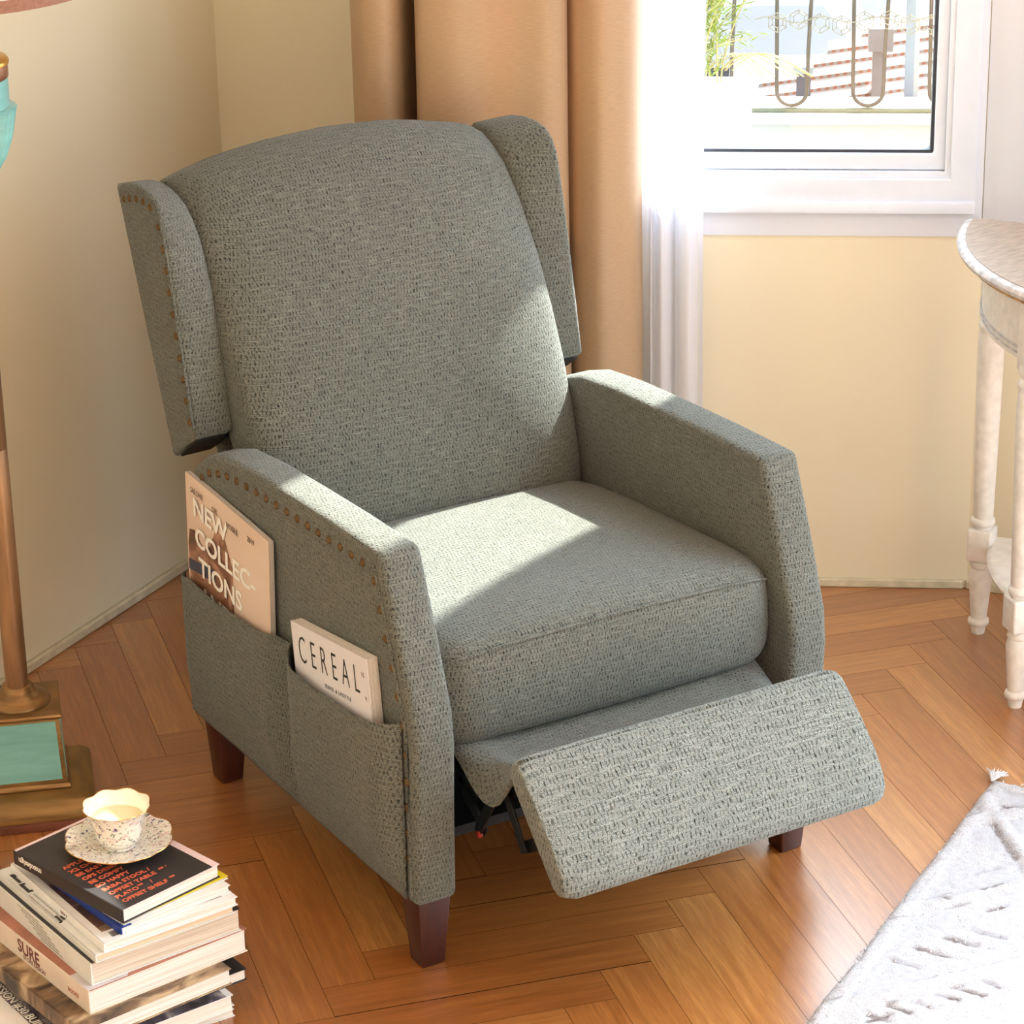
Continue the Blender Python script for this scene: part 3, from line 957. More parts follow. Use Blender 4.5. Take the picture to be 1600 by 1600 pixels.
def leaf_mag(M, w, h, t, cover, parentname, curl=0.0, pages=5):
    """magazine standing in local x (width), y (height), z (thickness outwards from the arm)"""
    root = empty(parentname, M.to_translation())
    inv = Matrix.Translation(root.location).inverted()
    n = 10
    def sheet(z0, th, wx, hy, mat, nm, bend):
        bm = bmesh.new()
        top = []; bot = []
        for i in range(n + 1):
            x = wx * i / n
            dz = bend * (i / n) ** 2
            r = []
            for (yy, zz) in ((0, z0 + dz), (hy, z0 + dz), (hy, z0 + dz + th), (0, z0 + dz + th)):
                r.append(bm.verts.new(M @ Vector((x, yy, zz))))
            top.append(r)
        for i in range(n):
            for k in range(4):
                bm.faces.new((top[i][k], top[i][(k + 1) % 4], top[i + 1][(k + 1) % 4], top[i + 1][k]))
        bm.faces.new(top[0]); bm.faces.new(top[-1])
        o = bm_obj(nm, bm, mat)
        o.parent = root; o.matrix_parent_inverse = inv
        return o
    body = sheet(0, t - 0.0012, w * 0.992, h * 0.994, M_PAPER, 'pages', curl)
    for k in range(pages):
        s = sheet(0.0006 + (t - 0.003) * (k + 0.3) / pages, 0.0004, w * (0.996 + 0.002 * (k % 3)), h * (0.996 + 0.0015 * ((k * 2) % 3)), M_PAPER, 'page_signature', curl)
    cv = sheet(t - 0.0012, 0.0010, w, h, cover, 'front_cover', curl)
    return root, cv, inv

# rear pocket: fashion issue.  local x runs towards the chair front (-y), local y up, local z out of the arm (-x)
def magM(y, z, lean, x=-0.0035, tip=0.0):
    ez = Vector((-cos(lean), 0, sin(lean)))
    ey = Vector((-sin(lean), 0, cos(lean)))
    ey = -ey if ey.z < 0 else ey
    ex = Vector((0, -1, 0))
    R = Matrix.Rotation(tip, 4, 'X')
    m = basis((x, y, z), R @ ex, R @ ey, R @ ez)
    return m
M1 = magM(-0.020, 0.231, 0.012, -0.0045, radians(2.0))
mg, cv, inv = leaf_mag(M1, 0.296, 0.318, 0.010, M_PINK, 'magazine', curl=0.004, pages=6)
tag(mg, 'blush pink fashion magazine reading NEW COLLECTIONS AND in the rear side pocket of the recliner', 'magazine')
def on(M, x, y, z=0.0): return M @ Matrix.Translation((x, y, z))
H = 0.318
def patch(M, pts, mat, z, nm, th=0.0003):
    bm = bmesh.new()
    a_ = [bm.verts.new(M @ Vector((x, y, z))) for x, y in pts]
    b_ = [bm.verts.new(M @ Vector((x, y, z + th))) for x, y in pts]
    bm.faces.new(a_); bm.faces.new(b_)
    for i in range(len(pts)):
        j = (i + 1) % len(pts)
        bm.faces.new((a_[i], a_[j], b_[j], b_[i]))
    return bm_obj(nm, bm, mat)
ZT = 0.0100
def mp(o): return sub(o, cv)
def cz(x): return ZT + 0.004 * (x / 0.296) ** 2 + 0.0001
mp(patch(M1, [(0.012, 0.10), (0.006, 0.20), (0.012, 0.226), (0.030, 0.230), (0.055, 0.205), (0.085, 0.225), (0.108, 0.262), (0.140, 0.256), (0.168, 0.215), (0.176, 0.16), (0.205, 0.11), (0.21, 0.09)], M_HAIR, cz(0.12), 'cover_picture'))
mp(patch(M1, [(0.006, 0.156), (0.006, 0.174), (0.10, 0.190), (0.10, 0.170)], M_NAVY, cz(0.12) + 0.0003, 'cover_picture'))
zl = cz(0.2) + 0.0006
for body, x, y, s in (('NEW', 0.030, 0.258, 0.043), ('COLLEC-', 0.034, 0.210, 0.043), ('TIONS', 0.045, 0.162, 0.043), ('AND', 0.048, 0.114, 0.043)):
    mp(lettering('title_lettering', body, s, on(M1, x, y, zl), M_INKW, xs=1.22, bold=0.0010))
for body, x, y in (('SALONE', 0.024, 0.294), ('DEL', 0.100, 0.290), ('MOBILE', 0.150, 0.284), ('2019', 0.222, 0.290)):
    mp(lettering('small_lettering', body, 0.0125, on(M1, x, y, cz(0.25)), M_INKG, xs=0.95))

M2 = magM(-0.432, 0.209, 0.010, -0.0035, radians(-7.8))
mg2, cv2, inv2 = leaf_mag(M2, 0.238, 0.236, 0.019, M_CER, 'magazine', curl=0.0, pages=9)
tag(mg2, 'thick pale grey magazine reading CEREAL in the front side pocket of the recliner', 'magazine')
sub(lettering('title_lettering', 'CEREAL', 0.060, on(M2, 0.018, 0.178, 0.0190), M_INKB, xs=0.60, spacing=1.75, bold=-0.0008), cv2)
sub(lettering('small_lettering', 'TRAVEL & LIFESTYLE', 0.0080, on(M2, 0.095, 0.158, 0.0190), M_INKB, xs=0.9, spacing=1.3), cv2)
sub(lettering('small_lettering', '15', 0.010, on(M2, 0.218, 0.206, 0.0190), M_INKG), cv2)
sub(lettering('small_lettering', 'V.', 0.009, on(M2, 0.224, 0.172, 0.0190), M_INKG), cv2)

# ------------------------------------------------------------------ floor lamp
M_BRASS = plain('brushed_antique_bronze', srgb(158, 122, 78), 0.36, 0.65, var=0.22, vs=14, vscale=(1, 1, 12))
M_BRASSP = plain('rubbed_bronze_pole', srgb(150, 112, 78), 0.42, 0.45, var=0.2, vs=10, vscale=(6, 6, 0.6))
M_TEAL = plain('turquoise_glaze', srgb(130, 192, 188), 0.32, 0.0, var=0.10, vs=9, vscale=(1, 1, 6), coat=0.4)
M_PLINTH = plain('dull_gilded_wood', srgb(146, 112, 62), 0.45, 0.35, var=0.2, vs=12, vscale=(1, 1, 8))
M_REDWOOD = plain('reddish_wood_foot', srgb(120, 66, 46), 0.5, var=0.15, vs=12)
M_COPPER = plain('copper_collar', srgb(158, 112, 84), 0.4, 0.6, var=0.15)
M_GOLD = plain('gold_cap', srgb(218, 168, 84), 0.3, 0.8, var=0.1)
M_SHADE = plain('white_linen_shade', srgb(240, 236, 228), 0.8, var=0.04, vs=300)
M_BRAID = plain('brown_shade_trim', srgb(150, 110, 92), 0.8, var=0.1, vs=200)
LX, LY, LA = -0.272, 0.078, radians(-20.0)
lamp = empty('floor_lamp', (LX, LY, 0), LA)
tag(lamp, 'tall floor lamp with bronze pole, turquoise box base and white shade by the left wall', 'floor lamp')
def sq(h, z): return [(-h, -h, z), (h, -h, z), (h, h, z), (-h, h, z)]
def square_loft(name, prof, mat, parent=lamp, bev=0.0015, autosm=35):
    bm = bmesh.new()
    R = [[bm.verts.new(p) for p in sq(h, z)] for h, z in prof]
    for a_, b_ in zip(R, R[1:]):
        for i in range(4): bm.faces.new((a_[i], a_[(i + 1) % 4], b_[(i + 1) % 4], b_[i]))
    bm.faces.new(R[0]); bm.faces.new(R[-1])
    if bev: bevel_all(bm, bev, 2, 50)
    return bm_obj(name, bm, mat, parent, autosm=autosm)
square_loft('foot_board', [(0.106, 0.0), (0.106, 0.016)], M_REDWOOD)
square_loft('plinth', [(0.106, 0.016), (0.107, 0.024), (0.106, 0.030), (0.101, 0.038), (0.092, 0.046), (0.080, 0.051), (0.070, 0.053)], M_PLINTH)
# box base: bronze frame with four turquoise panels
square_loft('base_moulding', [(0.069, 0.053), (0.071, 0.057), (0.068, 0.062), (0.065, 0.064)], M_BRASS)
body = square_loft('base_box', [(0.0650, 0.063), (0.0600, 0.172)], M_PLINTH)
for i in range(4):
    R4 = Matrix.Rotation(pi / 2 * i, 4, 'Z')
    bm = bmesh.new()
    V = [(-0.0575, -0.0658, 0.069), (0.0575, -0.0658, 0.069), (0.0535, -0.0616, 0.168), (-0.0535, -0.0616, 0.168)]
    a_ = [bm.verts.new(R4 @ Vector(v)) for v in V]; b_ = [bm.verts.new(R4 @ Vector((v[0], v[1] + 0.004, v[2]))) for v in V]
    bm.faces.new(a_); bm.faces.new(b_)
    for k in range(4): bm.faces.new((a_[k], a_[(k + 1) % 4], b_[(k + 1) % 4], b_[k]))
    bm_obj('turquoise_panel', bm, M_TEAL, body)
square_loft('top_plate', [(0.0600, 0.171), (0.0640, 0.174), (0.0640, 0.178), (0.0625, 0.180)], M_BRASS)
lathe('pole_flange', [(0.050, 0.180), (0.0505, 0.183), (0.048, 0.186), (0.041, 0.188), (0.034, 0.192), (0.028, 0.199), (0.0245, 0.206), (0.0235, 0.209), (0.021, 0.210)], 0, 0, M_BRASS, lamp, 40)
lathe('pole', [(0.0178, 0.205), (0.0178, 0.606), (0.0172, 0.607), (0.0178, 0.608), (0.0178, 1.02)], 0, 0, M_BRASSP, lamp, 28)
# vase-shaped column top: fluted bowl, smooth neck, copper collar, gilt cap
rings = []
for r, z, fl in ((0.018, 1.015, 0), (0.026, 1.02, 0.5), (0.040, 1.040, 1), (0.054, 1.062, 1), (0.064, 1.090, 1), (0.069, 1.115, 1), (0.072, 1.130, 1), (0.0745, 1.136, 0.6), (0.071, 1.139, 0.2), (0.066, 1.140, 0), (0.0655, 1.142, 0)):
    rings.append([(r * (1 + 0.035 * fl * cos(28 * a)) * cos(a), r * (1 + 0.035 * fl * cos(28 * a)) * sin(a), z) for a in [2 * pi * k / 168 for k in range(168)]])
loft('fluted_bowl', rings, M_TEAL, lamp, autosm=60)
lathe('neck', [(0.0655, 1.139), (0.0665, 1.160), (0.066, 1.182)], 0, 0, M_TEAL, lamp)
lathe('collar', [(0.0655, 1.180), (0.0675, 1.182), (0.0675, 1.198), (0.066, 1.200)], 0, 0, M_COPPER, lamp)
lathe('cap', [(0.066, 1.1995), (0.0695, 1.201), (0.0700, 1.205), (0.067, 1.209), (0.050, 1.214), (0.025, 1.217), (0.008, 1.218)], 0, 0, M_GOLD, lamp)
lathe('upper_rod', [(0.008, 1.216), (0.008, 1.56)], 0, 0, M_BRASSP, lamp, 16)
# shade: open truncated cone with braid round its lower rim
def open_cone(name, r0, z0, r1, z1, th, mat, parent):
    prof = [(r0, z0), (r1, z1), (r1 - th, z1), (r0 - th, z0)]
    n = 64; V = []; F = []
    for r, z in prof: V += [(r * cos(2 * pi * k / n), r * sin(2 * pi * k / n), z) for k in range(n)]
    for i in range(4):
        j = (i + 1) % 4
        for k in range(n): F.append((i * n + k, i * n + (k + 1) % n, j * n + (k + 1) % n, j * n + k))
    return mesh_obj(name, V, F, mat, parent, autosm=40)
sh = open_cone('lamp_shade', 0.222, 1.324, 0.185, 1.60, 0.002, M_SHADE, lamp)
open_cone('shade_trim', 0.2245, 1.320, 0.2225, 1.337, 0.0045, M_BRAID, sh)
bm = bmesh.new()
for k in range(3):
    a = 2 * pi * k / 3
    tube_bm(bm, [(0.006 * cos(a), 0.006 * sin(a), 1.555), (0.19 * cos(a), 0.19 * sin(a), 1.555)], 0.002, 6)
bm_obj('shade_spider', bm, M_STEEL, sh)

# ------------------------------------------------------------------ demilune side table
M_TW = plain('distressed_white_paint', srgb(238, 234, 228), 0.45, var=0.05, vs=60)
M_TT = plain('grey_washed_wood_top', srgb(176, 158, 142), 0.5, var=0.14, vs=16, vscale=(2, 14, 2))
M_EDGE = plain('silvered_table_edge', srgb(206, 200, 198), 0.4, var=0.18, vs=70)
M_GILT = plain('worn_gilt_line', srgb(198, 158, 108), 0.5, var=0.2, vs=60)
TO = Vector((1.646, -0.516, 0)); TD = Vector((0.61, -0.79, 0)).normalized(); TM = Vector((-TD.y, TD.x, 0)) * -1
if TM.x > 0: TM = -TM
TMx = Matrix(((TD.x, TM.x, 0, TO.x), (TD.y, TM.y, 0, TO.y), (0, 0, 1, 0), (0, 0, 0, 1)))   # local x along the back edge, y towards the room
table = empty('side_table', TO)
tag(table, 'white distressed half-moon side table with turned legs and lower shelf by the right wall', 'side table')
TI = Matrix.Translation(TO).inverted()
def tb(o, parent=None):
    o.parent = parent or table
    if parent is None: o.matrix_parent_inverse = TI
    return o
def dshape(r, n=40, y0=0.0, sq_=1.0):
    return [(r * cos(pi - pi * k / n), y0 + r * sq_ * sin(pi * k / n)) for k in range(n + 1)]
def dslab(name, layers, mat, yb=0.0, parent=None, autosm=45):
    rings = [[TMx @ Vector((x, y, z)) for x, y in dshape(r, 48, yb)] for r, z in layers]
    return tb(loft(name, rings, mat, autosm=autosm), parent)
dslab('table_edge', [(0.405, 0.716), (0.412, 0.720), (0.416, 0.727), (0.424, 0.731), (0.432, 0.736), (0.434, 0.742), (0.431, 0.747), (0.424, 0.750)], M_EDGE)
dslab('gilt_line', [(0.4135, 0.7215), (0.4185, 0.7235), (0.4185, 0.7265), (0.4150, 0.729)], M_GILT)
dslab('tabletop', [(0.420, 0.748), (0.419, 0.7512), (0.417, 0.7520)], M_TT)
# apron with raised border
rings = []
n = 48
out_ = [(0.388, 0.612), (0.388, 0.716), (0.372, 0.716), (0.372, 0.612)]
V = []; F = []
for k in range(n + 1):
    a = pi - pi * k / n
    for r, z in out_: V.append(TMx @ Vector((r * cos(a), r * sin(a), z)))
for k in range(n):
    for i in range(4): F.append((k * 4 + i, k * 4 + (i + 1) % 4, (k + 1) * 4 + (i + 1) % 4, (k + 1) * 4 + i))
F += [(0, 1, 2, 3), tuple(n * 4 + i for i in range(4))]
apron = tb(mesh_obj('apron', V, F, M_TW, autosm=40))
tb(mesh_obj('back_rail', [TMx @ Vector(c) for c in [(-0.38, -0.002, 0.612), (0.38, -0.002, 0.612), (0.38, 0.016, 0.612), (-0.38, 0.016, 0.612), (-0.38, -0.002, 0.716), (0.38, -0.002, 0.716), (0.38, 0.016, 0.716), (-0.38, 0.016, 0.716)]],
            [(0, 1, 2, 3), (4, 5, 6, 7), (0, 1, 5, 4), (1, 2, 6, 5), (2, 3, 7, 6), (3, 0, 4, 7)], M_TW))
for zz in (0.632, 0.622):
    pts = [TMx @ Vector((0.3895 * cos(pi - pi * k / 60), 0.3895 * sin(pi - pi * k / 60), zz)) for k in range(2, 59)]
    sub(tube('apron_bead', pts, 0.0016, M_EDGE, n=6), apron)
def turned_leg(x, y):
    # square block at the apron, then turned
    root = empty('leg', (0, 0, 0)); tb(root)
    P = TMx @ Vector((x, y, 0))
    a = atan2(y, x)
    Rz = Matrix.Translation(P) @ Matrix.Rotation(atan2(TD.y, TD.x) + (a - pi / 2), 4, 'Z')
    prof = [(0.017, 0.618), (0.021, 0.612), (0.0225, 0.600), (0.020, 0.590), (0.0165, 0.586), (0.019, 0.583), (0.0225, 0.578), (0.0225, 0.571), (0.0195, 0.567), (0.0205, 0.562), (0.0225, 0.54), (0.0225, 0.50), (0.0200, 0.35), (0.0175, 0.226),
            (0.0165, 0.222), (0.0205, 0.219), (0.0215, 0.213), (0.0195, 0.208), (0.016, 0.206), (0.016, 0.200)]
    o1 = lathe('turned_shaft', prof, 0, 0, M_TW, None, 28)
    bm = bmesh.new(); add_box(bm, -0.0215, 0.0215, -0.0215, 0.0215, 0.142, 0.202); bevel_all(bm, 0.004, 3)
    o2 = bm_obj('leg_block', bm, M_TW, autosm=40)
    prof2 = [(0.015, 0.143), (0.0175, 0.137), (0.0195, 0.131), (0.0165, 0.126), (0.0185, 0.121), (0.0205, 0.112), (0.0195, 0.095), (0.0145, 0.034), (0.0140, 0.030), (0.018, 0.027), (0.0190, 0.022), (0.0175, 0.017), (0.0135, 0.015), (0.0130, 0.011), (0.0115, 0.0)]
    o3 = lathe('tapered_foot', prof2, 0, 0, M_TW, None, 28)
    bm = bmesh.new(); add_box(bm, -0.021, 0.021, -0.012, 0.016, 0.600, 0.716); bevel_all(bm, 0.002, 2)
    o4 = bm_obj('apron_block', bm, M_TW, autosm=40)
    for o in (o1, o2, o3, o4):
        o.data.transform(Rz); o.parent = root
    return root
for x, y in ((-0.372, 0.026), (-0.245, 0.290), (0.245, 0.290), (0.372, 0.026)): turned_leg(x, y)
# legs are parts with their own location at the origin, keep them under the table
for o in table.children:
    if o.type == 'EMPTY': o.matrix_parent_inverse = TI
rings = [[TMx @ Vector((x, y, z)) for x, y in dshape(r, 48, 0.004)] for r, z in ((0.352, 0.160), (0.357, 0.164), (0.359, 0.171), (0.355, 0.176), (0.350, 0.178))]
tb(loft('shelf', rings, M_TW, autosm=45))

# ------------------------------------------------------------------ books
def book(F, ang, lx, ly, z0, t, cover, spine=True, soft=True, label='', name='book', pages=None, skew=0.0, over=0.002, ct=0.0012, cover2=None, grp=None):
    """F: corner nearest the camera; local x runs to the right edge, y to the left-hand rear edge (spine along y at x=0)"""
    root = empty(name, (F[0], F[1], z0), radians(ang))
    tag(root, label, 'book' if name == 'book' else 'magazine', grp)
    pg = M_PAGES if pages is None else pages
    box('pages', 0.001 + (0 if not spine else 0.0), lx - over, over, ly - over, ct, t - ct, pg, root, bev=0.0006, seg=1)
    bm = bmesh.new()
    add_box(bm, 0, lx, 0, ly, t - ct, t)
    cv = bm_obj('front_cover', bm, cover, root)
    bm = bmesh.new(); add_box(bm, 0, lx, 0, ly, 0, ct); bm_obj('back_cover', bm, cover2 or cover, root)
    sp = None
    if spine:
        bm = bmesh.new(); add_box(bm, -0.0012, 0.0012, 0, ly, 0, t); bevel_all(bm, 0.0005, 1)
        sp = bm_obj('spine', bm, cover2 or cover, root)
    return root, cv, sp
def paper(name, a, b, k=900):
    m, nt, bs, out = new_mat(name)
    tc = N(nt, 'TexCoord')
    f = noise_n(nt, mapping(nt, tc.outputs['Object'], (4, 4, k)), 1.0, 2)
    nt.links.new(ramp(nt, f, [(0.35, a), (0.65, b)]), bs.inputs['Base Color'])
    bs.inputs['Roughness'].default_value = 0.75
    return m
M_PAGES = paper('book_pages', srgb(214, 202, 188), srgb(244, 238, 230))
M_PAGES2 = paper('book_pages_cream', srgb(196, 176, 154), srgb(226, 214, 198), 700)
M_BKBLACK = plain('charcoal_cover', srgb(44, 40, 42), 0.45, var=0.08)
M_BKWHITE = plain('white_cover', srgb(238, 236, 234), 0.35, var=0.03)
M_BKGREY = plain('pale_grey_green_cover', srgb(222, 224, 220), 0.35, var=0.03)
M_PINKC = plain('pale_pink_cover', srgb(240, 214, 214), 0.4, var=0.02)
M_YELLOW = plain('yellow_cover', srgb(222, 200, 30), 0.4, var=0.04)
M_BLUE = plain('cobalt_cover', srgb(28, 62, 150), 0.35, var=0.05)
M_CREAMC = plain('cream_spine', srgb(232, 218, 204), 0.4, var=0.03)
M_TERRA = plain('terracotta_cover', srgb(176, 116, 96), 0.45, var=0.1)
M_ORANGE = plain('salmon_ink', srgb(218, 104, 70), 0.5, var=0.0)
M_MAROON = plain('maroon_ink', srgb(104, 42, 46), 0.5, var=0.0)
M_LAV = plain('lavender_ink', srgb(150, 128, 186), 0.5, var=0.0)
M_PH1 = cover_photo_mat('dim_interior_picture', [(0.35, srgb(30, 22, 24)), (0.5, srgb(92, 60, 46)), (0.66, srgb(160, 140, 110))], (14, 22, 10))
M_PH2 = cover_photo_mat('violet_grey_picture', [(0.34, srgb(40, 36, 44)), (0.5, srgb(110, 100, 118)), (0.64, srgb(196, 186, 180))], (26, 16, 10))
M_PH3 = cover_photo_mat('brown_forest_picture', [(0.34, srgb(36, 26, 20)), (0.5, srgb(120, 92, 66)), (0.66, srgb(196, 170, 134))], (16, 30, 10))

def flat(root, z): return Matrix.Translation((0, 0, z))
# text on a cover: local x right, y away
def cover_text(cv, body, x, y, size, t, mat, **kw):
    o = lettering('lettering', body, size, Matrix.Translation((x, y, t)), mat, **kw)
    o.parent = cv; return o
def spine_text(sp, body, y, z, size, mat, flip=False, **kw):
    # on the x = 0 side; normal reading runs from far (large y) to near, flipped reading from near to far upside down
    if flip: M = basis((-0.0013, y, z), (0, 1, 0), (0, 0, -1), (-1, 0, 0))
    else: M = basis((-0.0013, y, z), (0, -1, 0), (0, 0, 1), (-1, 0, 0))
    o = lettering('lettering', body, size, M, mat, **kw)
    o.parent = sp; return o

M_PEACH = paper('peach_page_edges', srgb(214, 184, 150), srgb(232, 206, 176), 800)
M_FAINT = plain('faint_grey_ink', srgb(150, 146, 142), 0.5, var=0.0)
r, cv, sp = book((-0.5643, -0.674), 1.0, 0.300, 0.290, 0.0, 0.018, M_BKWHITE, label='white softcover magazine at the very bottom of the pile, lying on the floor', name='magazine')
r, cv, sp = book((-0.5787, -0.7062), 5.0, 0.310, 0.300, 0.018, 0.024, M_BKWHITE, label='magazine with violet-grey picture strip and bold #30 lettering, second from the bottom of the pile', name='magazine')
o = patch(Matrix.Identity(4), [(0.050, 0.0), (0.300, 0.0), (0.300, 0.30), (0.050, 0.30)], M_PH2, 0.0240, 'cover_picture'); o.parent = cv
RT = Matrix.Rotation(-pi / 2, 4, 'Z')
for body, x, y, sz, mt, b_, zz in (('FT RESIDE', 0.074, 0.215, 0.019, M_LAV, 0.0, 0.0244), ('MISSION #30 BUILD', 0.0515, 0.235, 0.0185, M_INKB, 0.0016, 0.0244), ('MISSION #30 BUILD', 0.0515, 0.235, 0.0185, M_INKW, 0.0003, 0.0249)):
    o = lettering('lettering', body, sz, Matrix.Translation((x, y, zz)) @ RT, mt, bold=b_); o.parent = cv
r, cv, sp = book((-0.495, -0.6766), 5.0, 0.260, 0.240, 0.042, 0.018, M_BKBLACK, label='black-covered book sticking out at the right edge in the lower half of the pile')
r, cv, sp = book((-0.508, -0.7161), 8.6, 0.240, 0.290, 0.060, 0.025, M_PH3, label='book with brown wooded picture cover lying directly under the book with the SURE spine')
r, cv, sp = book((-0.4819, -0.6855), 7.9, 0.253, 0.300, 0.085, 0.037, M_TERRA, label='thick book with cream spine reading SURE, STORE DESIGN and a terracotta cover', cover2=M_CREAMC, ct=0.0018)
o = patch(Matrix.Identity(4), [(-0.001, -0.0004), (0.06, -0.0004), (0.078, 0.02), (0.02, 0.05), (-0.001, 0.05)], plain('greyish_corner_picture', srgb(206, 198, 200), 0.5, var=0.1), 0.0370, 'cover_picture'); o.parent = cv
spine_text(sp, 'SURE', 0.192, 0.013, 0.028, M_MAROON, xs=0.95, bold=0.0004)
spine_text(sp, 'STORE DESIGN', 0.178, 0.005, 0.0095, M_MAROON, xs=0.95)
spine_text(sp, 'BOOKS', 0.056, 0.012, 0.0085, M_TERRA, bold=0.0004)
r, cv, sp = book((-0.4724, -0.6763), 5.8, 0.234, 0.290, 0.122, 0.035, M_BKBLACK, label='thick paperback with beige page edges and black cover lying directly on the SURE book', pages=M_PAGES2, cover2=M_BKGREY)
for k in range(7):
    spine_text(sp, 'interior and product design annual edition', 0.21 - 0.011 * k, 0.0295 - 0.0042 * k, 0.0034, M_FAINT, xs=1.1)
r, cv, sp = book((-0.4659, -0.6805), 5.5, 0.216, 0.290, 0.157, 0.011, M_BKGREY, label='pale grey-green magazine with big curved black letters and Jump p lettering on its cover', name='magazine', pages=M_PEACH)
for body, x, y, sz in (('NOR', 0.006, 0.240, 0.040), ('DIC', 0.004, 0.208, 0.040), ('Jum', 0.004, 0.112, 0.022), ('p', 0.017, 0.092, 0.026)):
    o = lettering('lettering', body, sz, Matrix.Translation((x, y, 0.0111)), M_INKB, bold=0.0007); o.parent = cv
for k in range(2):
    o = lettering('lettering', 'architecture interiors and objects for the quiet home', 0.0042, Matrix.Translation((0.003 + 0.007 * k, 0.20, 0.0111)) @ RT, M_FAINT); o.parent = cv
r, cv, sp = book((-0.4518, -0.678), 5.0, 0.207, 0.275, 0.168, 0.013, M_BKWHITE, label='white magazine with a barcode and a dark interior picture on its cover', name='magazine')
o = patch(Matrix.Identity(4), [(0.012, 0.030), (0.190, 0.030), (0.190, 0.262), (0.012, 0.262)], M_PH1, 0.0130, 'cover_picture'); o.parent = cv
o = patch(Matrix.Identity(4), [(0.088, 0.013), (0.190, 0.013), (0.190, 0.045), (0.088, 0.045)], plain('stone_picture', srgb(176, 168, 150), 0.5, var=0.15), 0.0133, 'cover_picture'); o.parent = cv
bm = bmesh.new(); x = 0.018
while x < 0.072:
    wv = random.choice((0.0006, 0.001, 0.0016)); add_box(bm, x, x + wv, 0.010, 0.024, 0.0131, 0.0134); x += wv + random.choice((0.0007, 0.0012))
o = bm_obj('barcode', bm, M_INKB, cv)
spine_text(sp, 'issue 6', 0.125, 0.004, 0.007, M_MAROON)
r, cv, sp = book((-0.4221, -0.6694), 8.5, 0.176, 0.228, 0.181, 0.011, M_BKWHITE, label='slim white booklet with a cobalt blue spine under the yellow-covered magazine', cover2=M_BKWHITE)
sp.data.materials.clear(); sp.data.materials.append(M_BLUE)
bm = bmesh.new(); add_box(bm, -0.001, 0.016, -0.0004, 0.2284, 0.0105, 0.0114); o = bm_obj('blue_cover_strip', bm, M_BLUE, cv)
r, cv, sp = book((-0.4172, -0.6656), 12.5, 0.178, 0.228, 0.1925, 0.005, M_YELLOW, label='thin yellow-covered magazine directly below the charcoal maxdesign book', name='magazine', spine=False, cover2=M_BKWHITE)
# top book
r, cv, sp = book((-0.4182, -0.6693), 15.2, 0.170, 0.242, 0.1975, 0.021, M_PINKC, label='charcoal book with pink border reading maxdesign, topmost of the pile under the teacup', cover2=M_BKBLACK)
o = patch(Matrix.Identity(4), [(0.0, -0.0002), (0.158, -0.0002), (0.158, 0.236), (0.0, 0.236)], M_BKBLACK, 0.0210, 'charcoal_panel'); o.parent = cv
spine_text(sp, 'maxdesign', 0.178, 0.0150, 0.0130, M_INKW, flip=True, xs=0.95, bold=0.0002)
lines = ['APPLE LIGHT', 'X2 CHAIR', 'BE EASY', 'OPS DESK', 'BE COMFY', 'SO HAPPY', 'BABA STOOL /', 'OFFSET TABLE', 'PLATO      /', 'OFFSET SHELF']
for i, tx in enumerate(lines):
    cover_text(cv, tx, 0.014, 0.014 + 0.0145 * (9 - i), 0.0112, 0.0214, M_ORANGE, xs=1.12, bold=0.0003)
for tx, x, y in (('100', 0.098, 0.0195), ('100', 0.054, 0.034), ('100  /', 0.102, 0.048)):
    cover_text(cv, tx, x, y, 0.0055, 0.0214, M_ORANGE, xs=1.12, bold=0.0003)

# ------------------------------------------------------------------ cup and saucer
def floral():
    m, nt, bs, out = new_mat('floral_porcelain')
    tc = N(nt, 'TexCoord')
    v = tc.outputs['Object']
    a = noise_n(nt, v, 120, 3, 0.6)
    b = noise_n(nt, mapping(nt, v, (1, 1, 1), (1.1, 0.4, 0.2)), 150, 3, 0.6)
    cluster = noise_n(nt, v, 55, 2, 0.5)
    base = (0.90, 0.87, 0.78, 1)
    c = mix(nt, math_n(nt, 'MULTIPLY', ramp(nt, a, [(0.54, (0, 0, 0)), (0.60, (1, 1, 1))]), 0.5), base, srgb(206, 160, 160))
    k = math_n(nt, 'MULTIPLY', ramp(nt, b, [(0.60, (0, 0, 0)), (0.63, (1, 1, 1))]), ramp(nt, cluster, [(0.46, (0, 0, 0)), (0.54, (1, 1, 1))]))
    c = mix(nt, k, c, srgb(92, 78, 116))
    g = noise_n(nt, mapping(nt, v, (1.3, 1.3, 1.3), (0.3, 1.4, 0.9)), 150, 3, 0.6)
    c = mix(nt, math_n(nt, 'MULTIPLY', ramp(nt, g, [(0.60, (0, 0, 0)), (0.64, (1, 1, 1))]), 0.9), c, srgb(96, 118, 70))
    nt.links.new(c, bs.inputs['Base Color'])
    bs.inputs['Roughness'].default_value = 0.12
    bs.inputs['Coat Weight'].default_value = 0.5
    return m
M_FLOR = floral()
M_PORC = plain('cream_porcelain', srgb(246, 240, 222), 0.12, var=0.01, coat=0.5)
M_GILT2 = plain('gilt_rim', srgb(220, 170, 90), 0.25, 0.8)
m_, nt_, bs_, _o = new_mat('pale_tea'); bs_.inputs['Base Color'].default_value = srgb(238, 228, 186); bs_.inputs['Roughness'].default_value = 0.25; bs_.inputs['Specular IOR Level'].default_value = 0.2
M_TEA = m_
CX, CY, CZ = -0.353, -0.509, 0.2187
def scallop_rings(prof, n=96, lobes=8):
    R = []
    for r, z, s in prof:
        R.append([(r * (1 + 0.045 * s * (abs(cos(lobes / 2 * a)) - 0.6)) * cos(a), r * (1 + 0.045 * s * (abs(cos(lobes / 2 * a)) - 0.6)) * sin(a),
                   z + 0.0009 * s * cos(lobes * a)) for a in [2 * pi * k / n for k in range(n)]])
    return R
saucer = empty('saucer', (CX, CY, CZ))
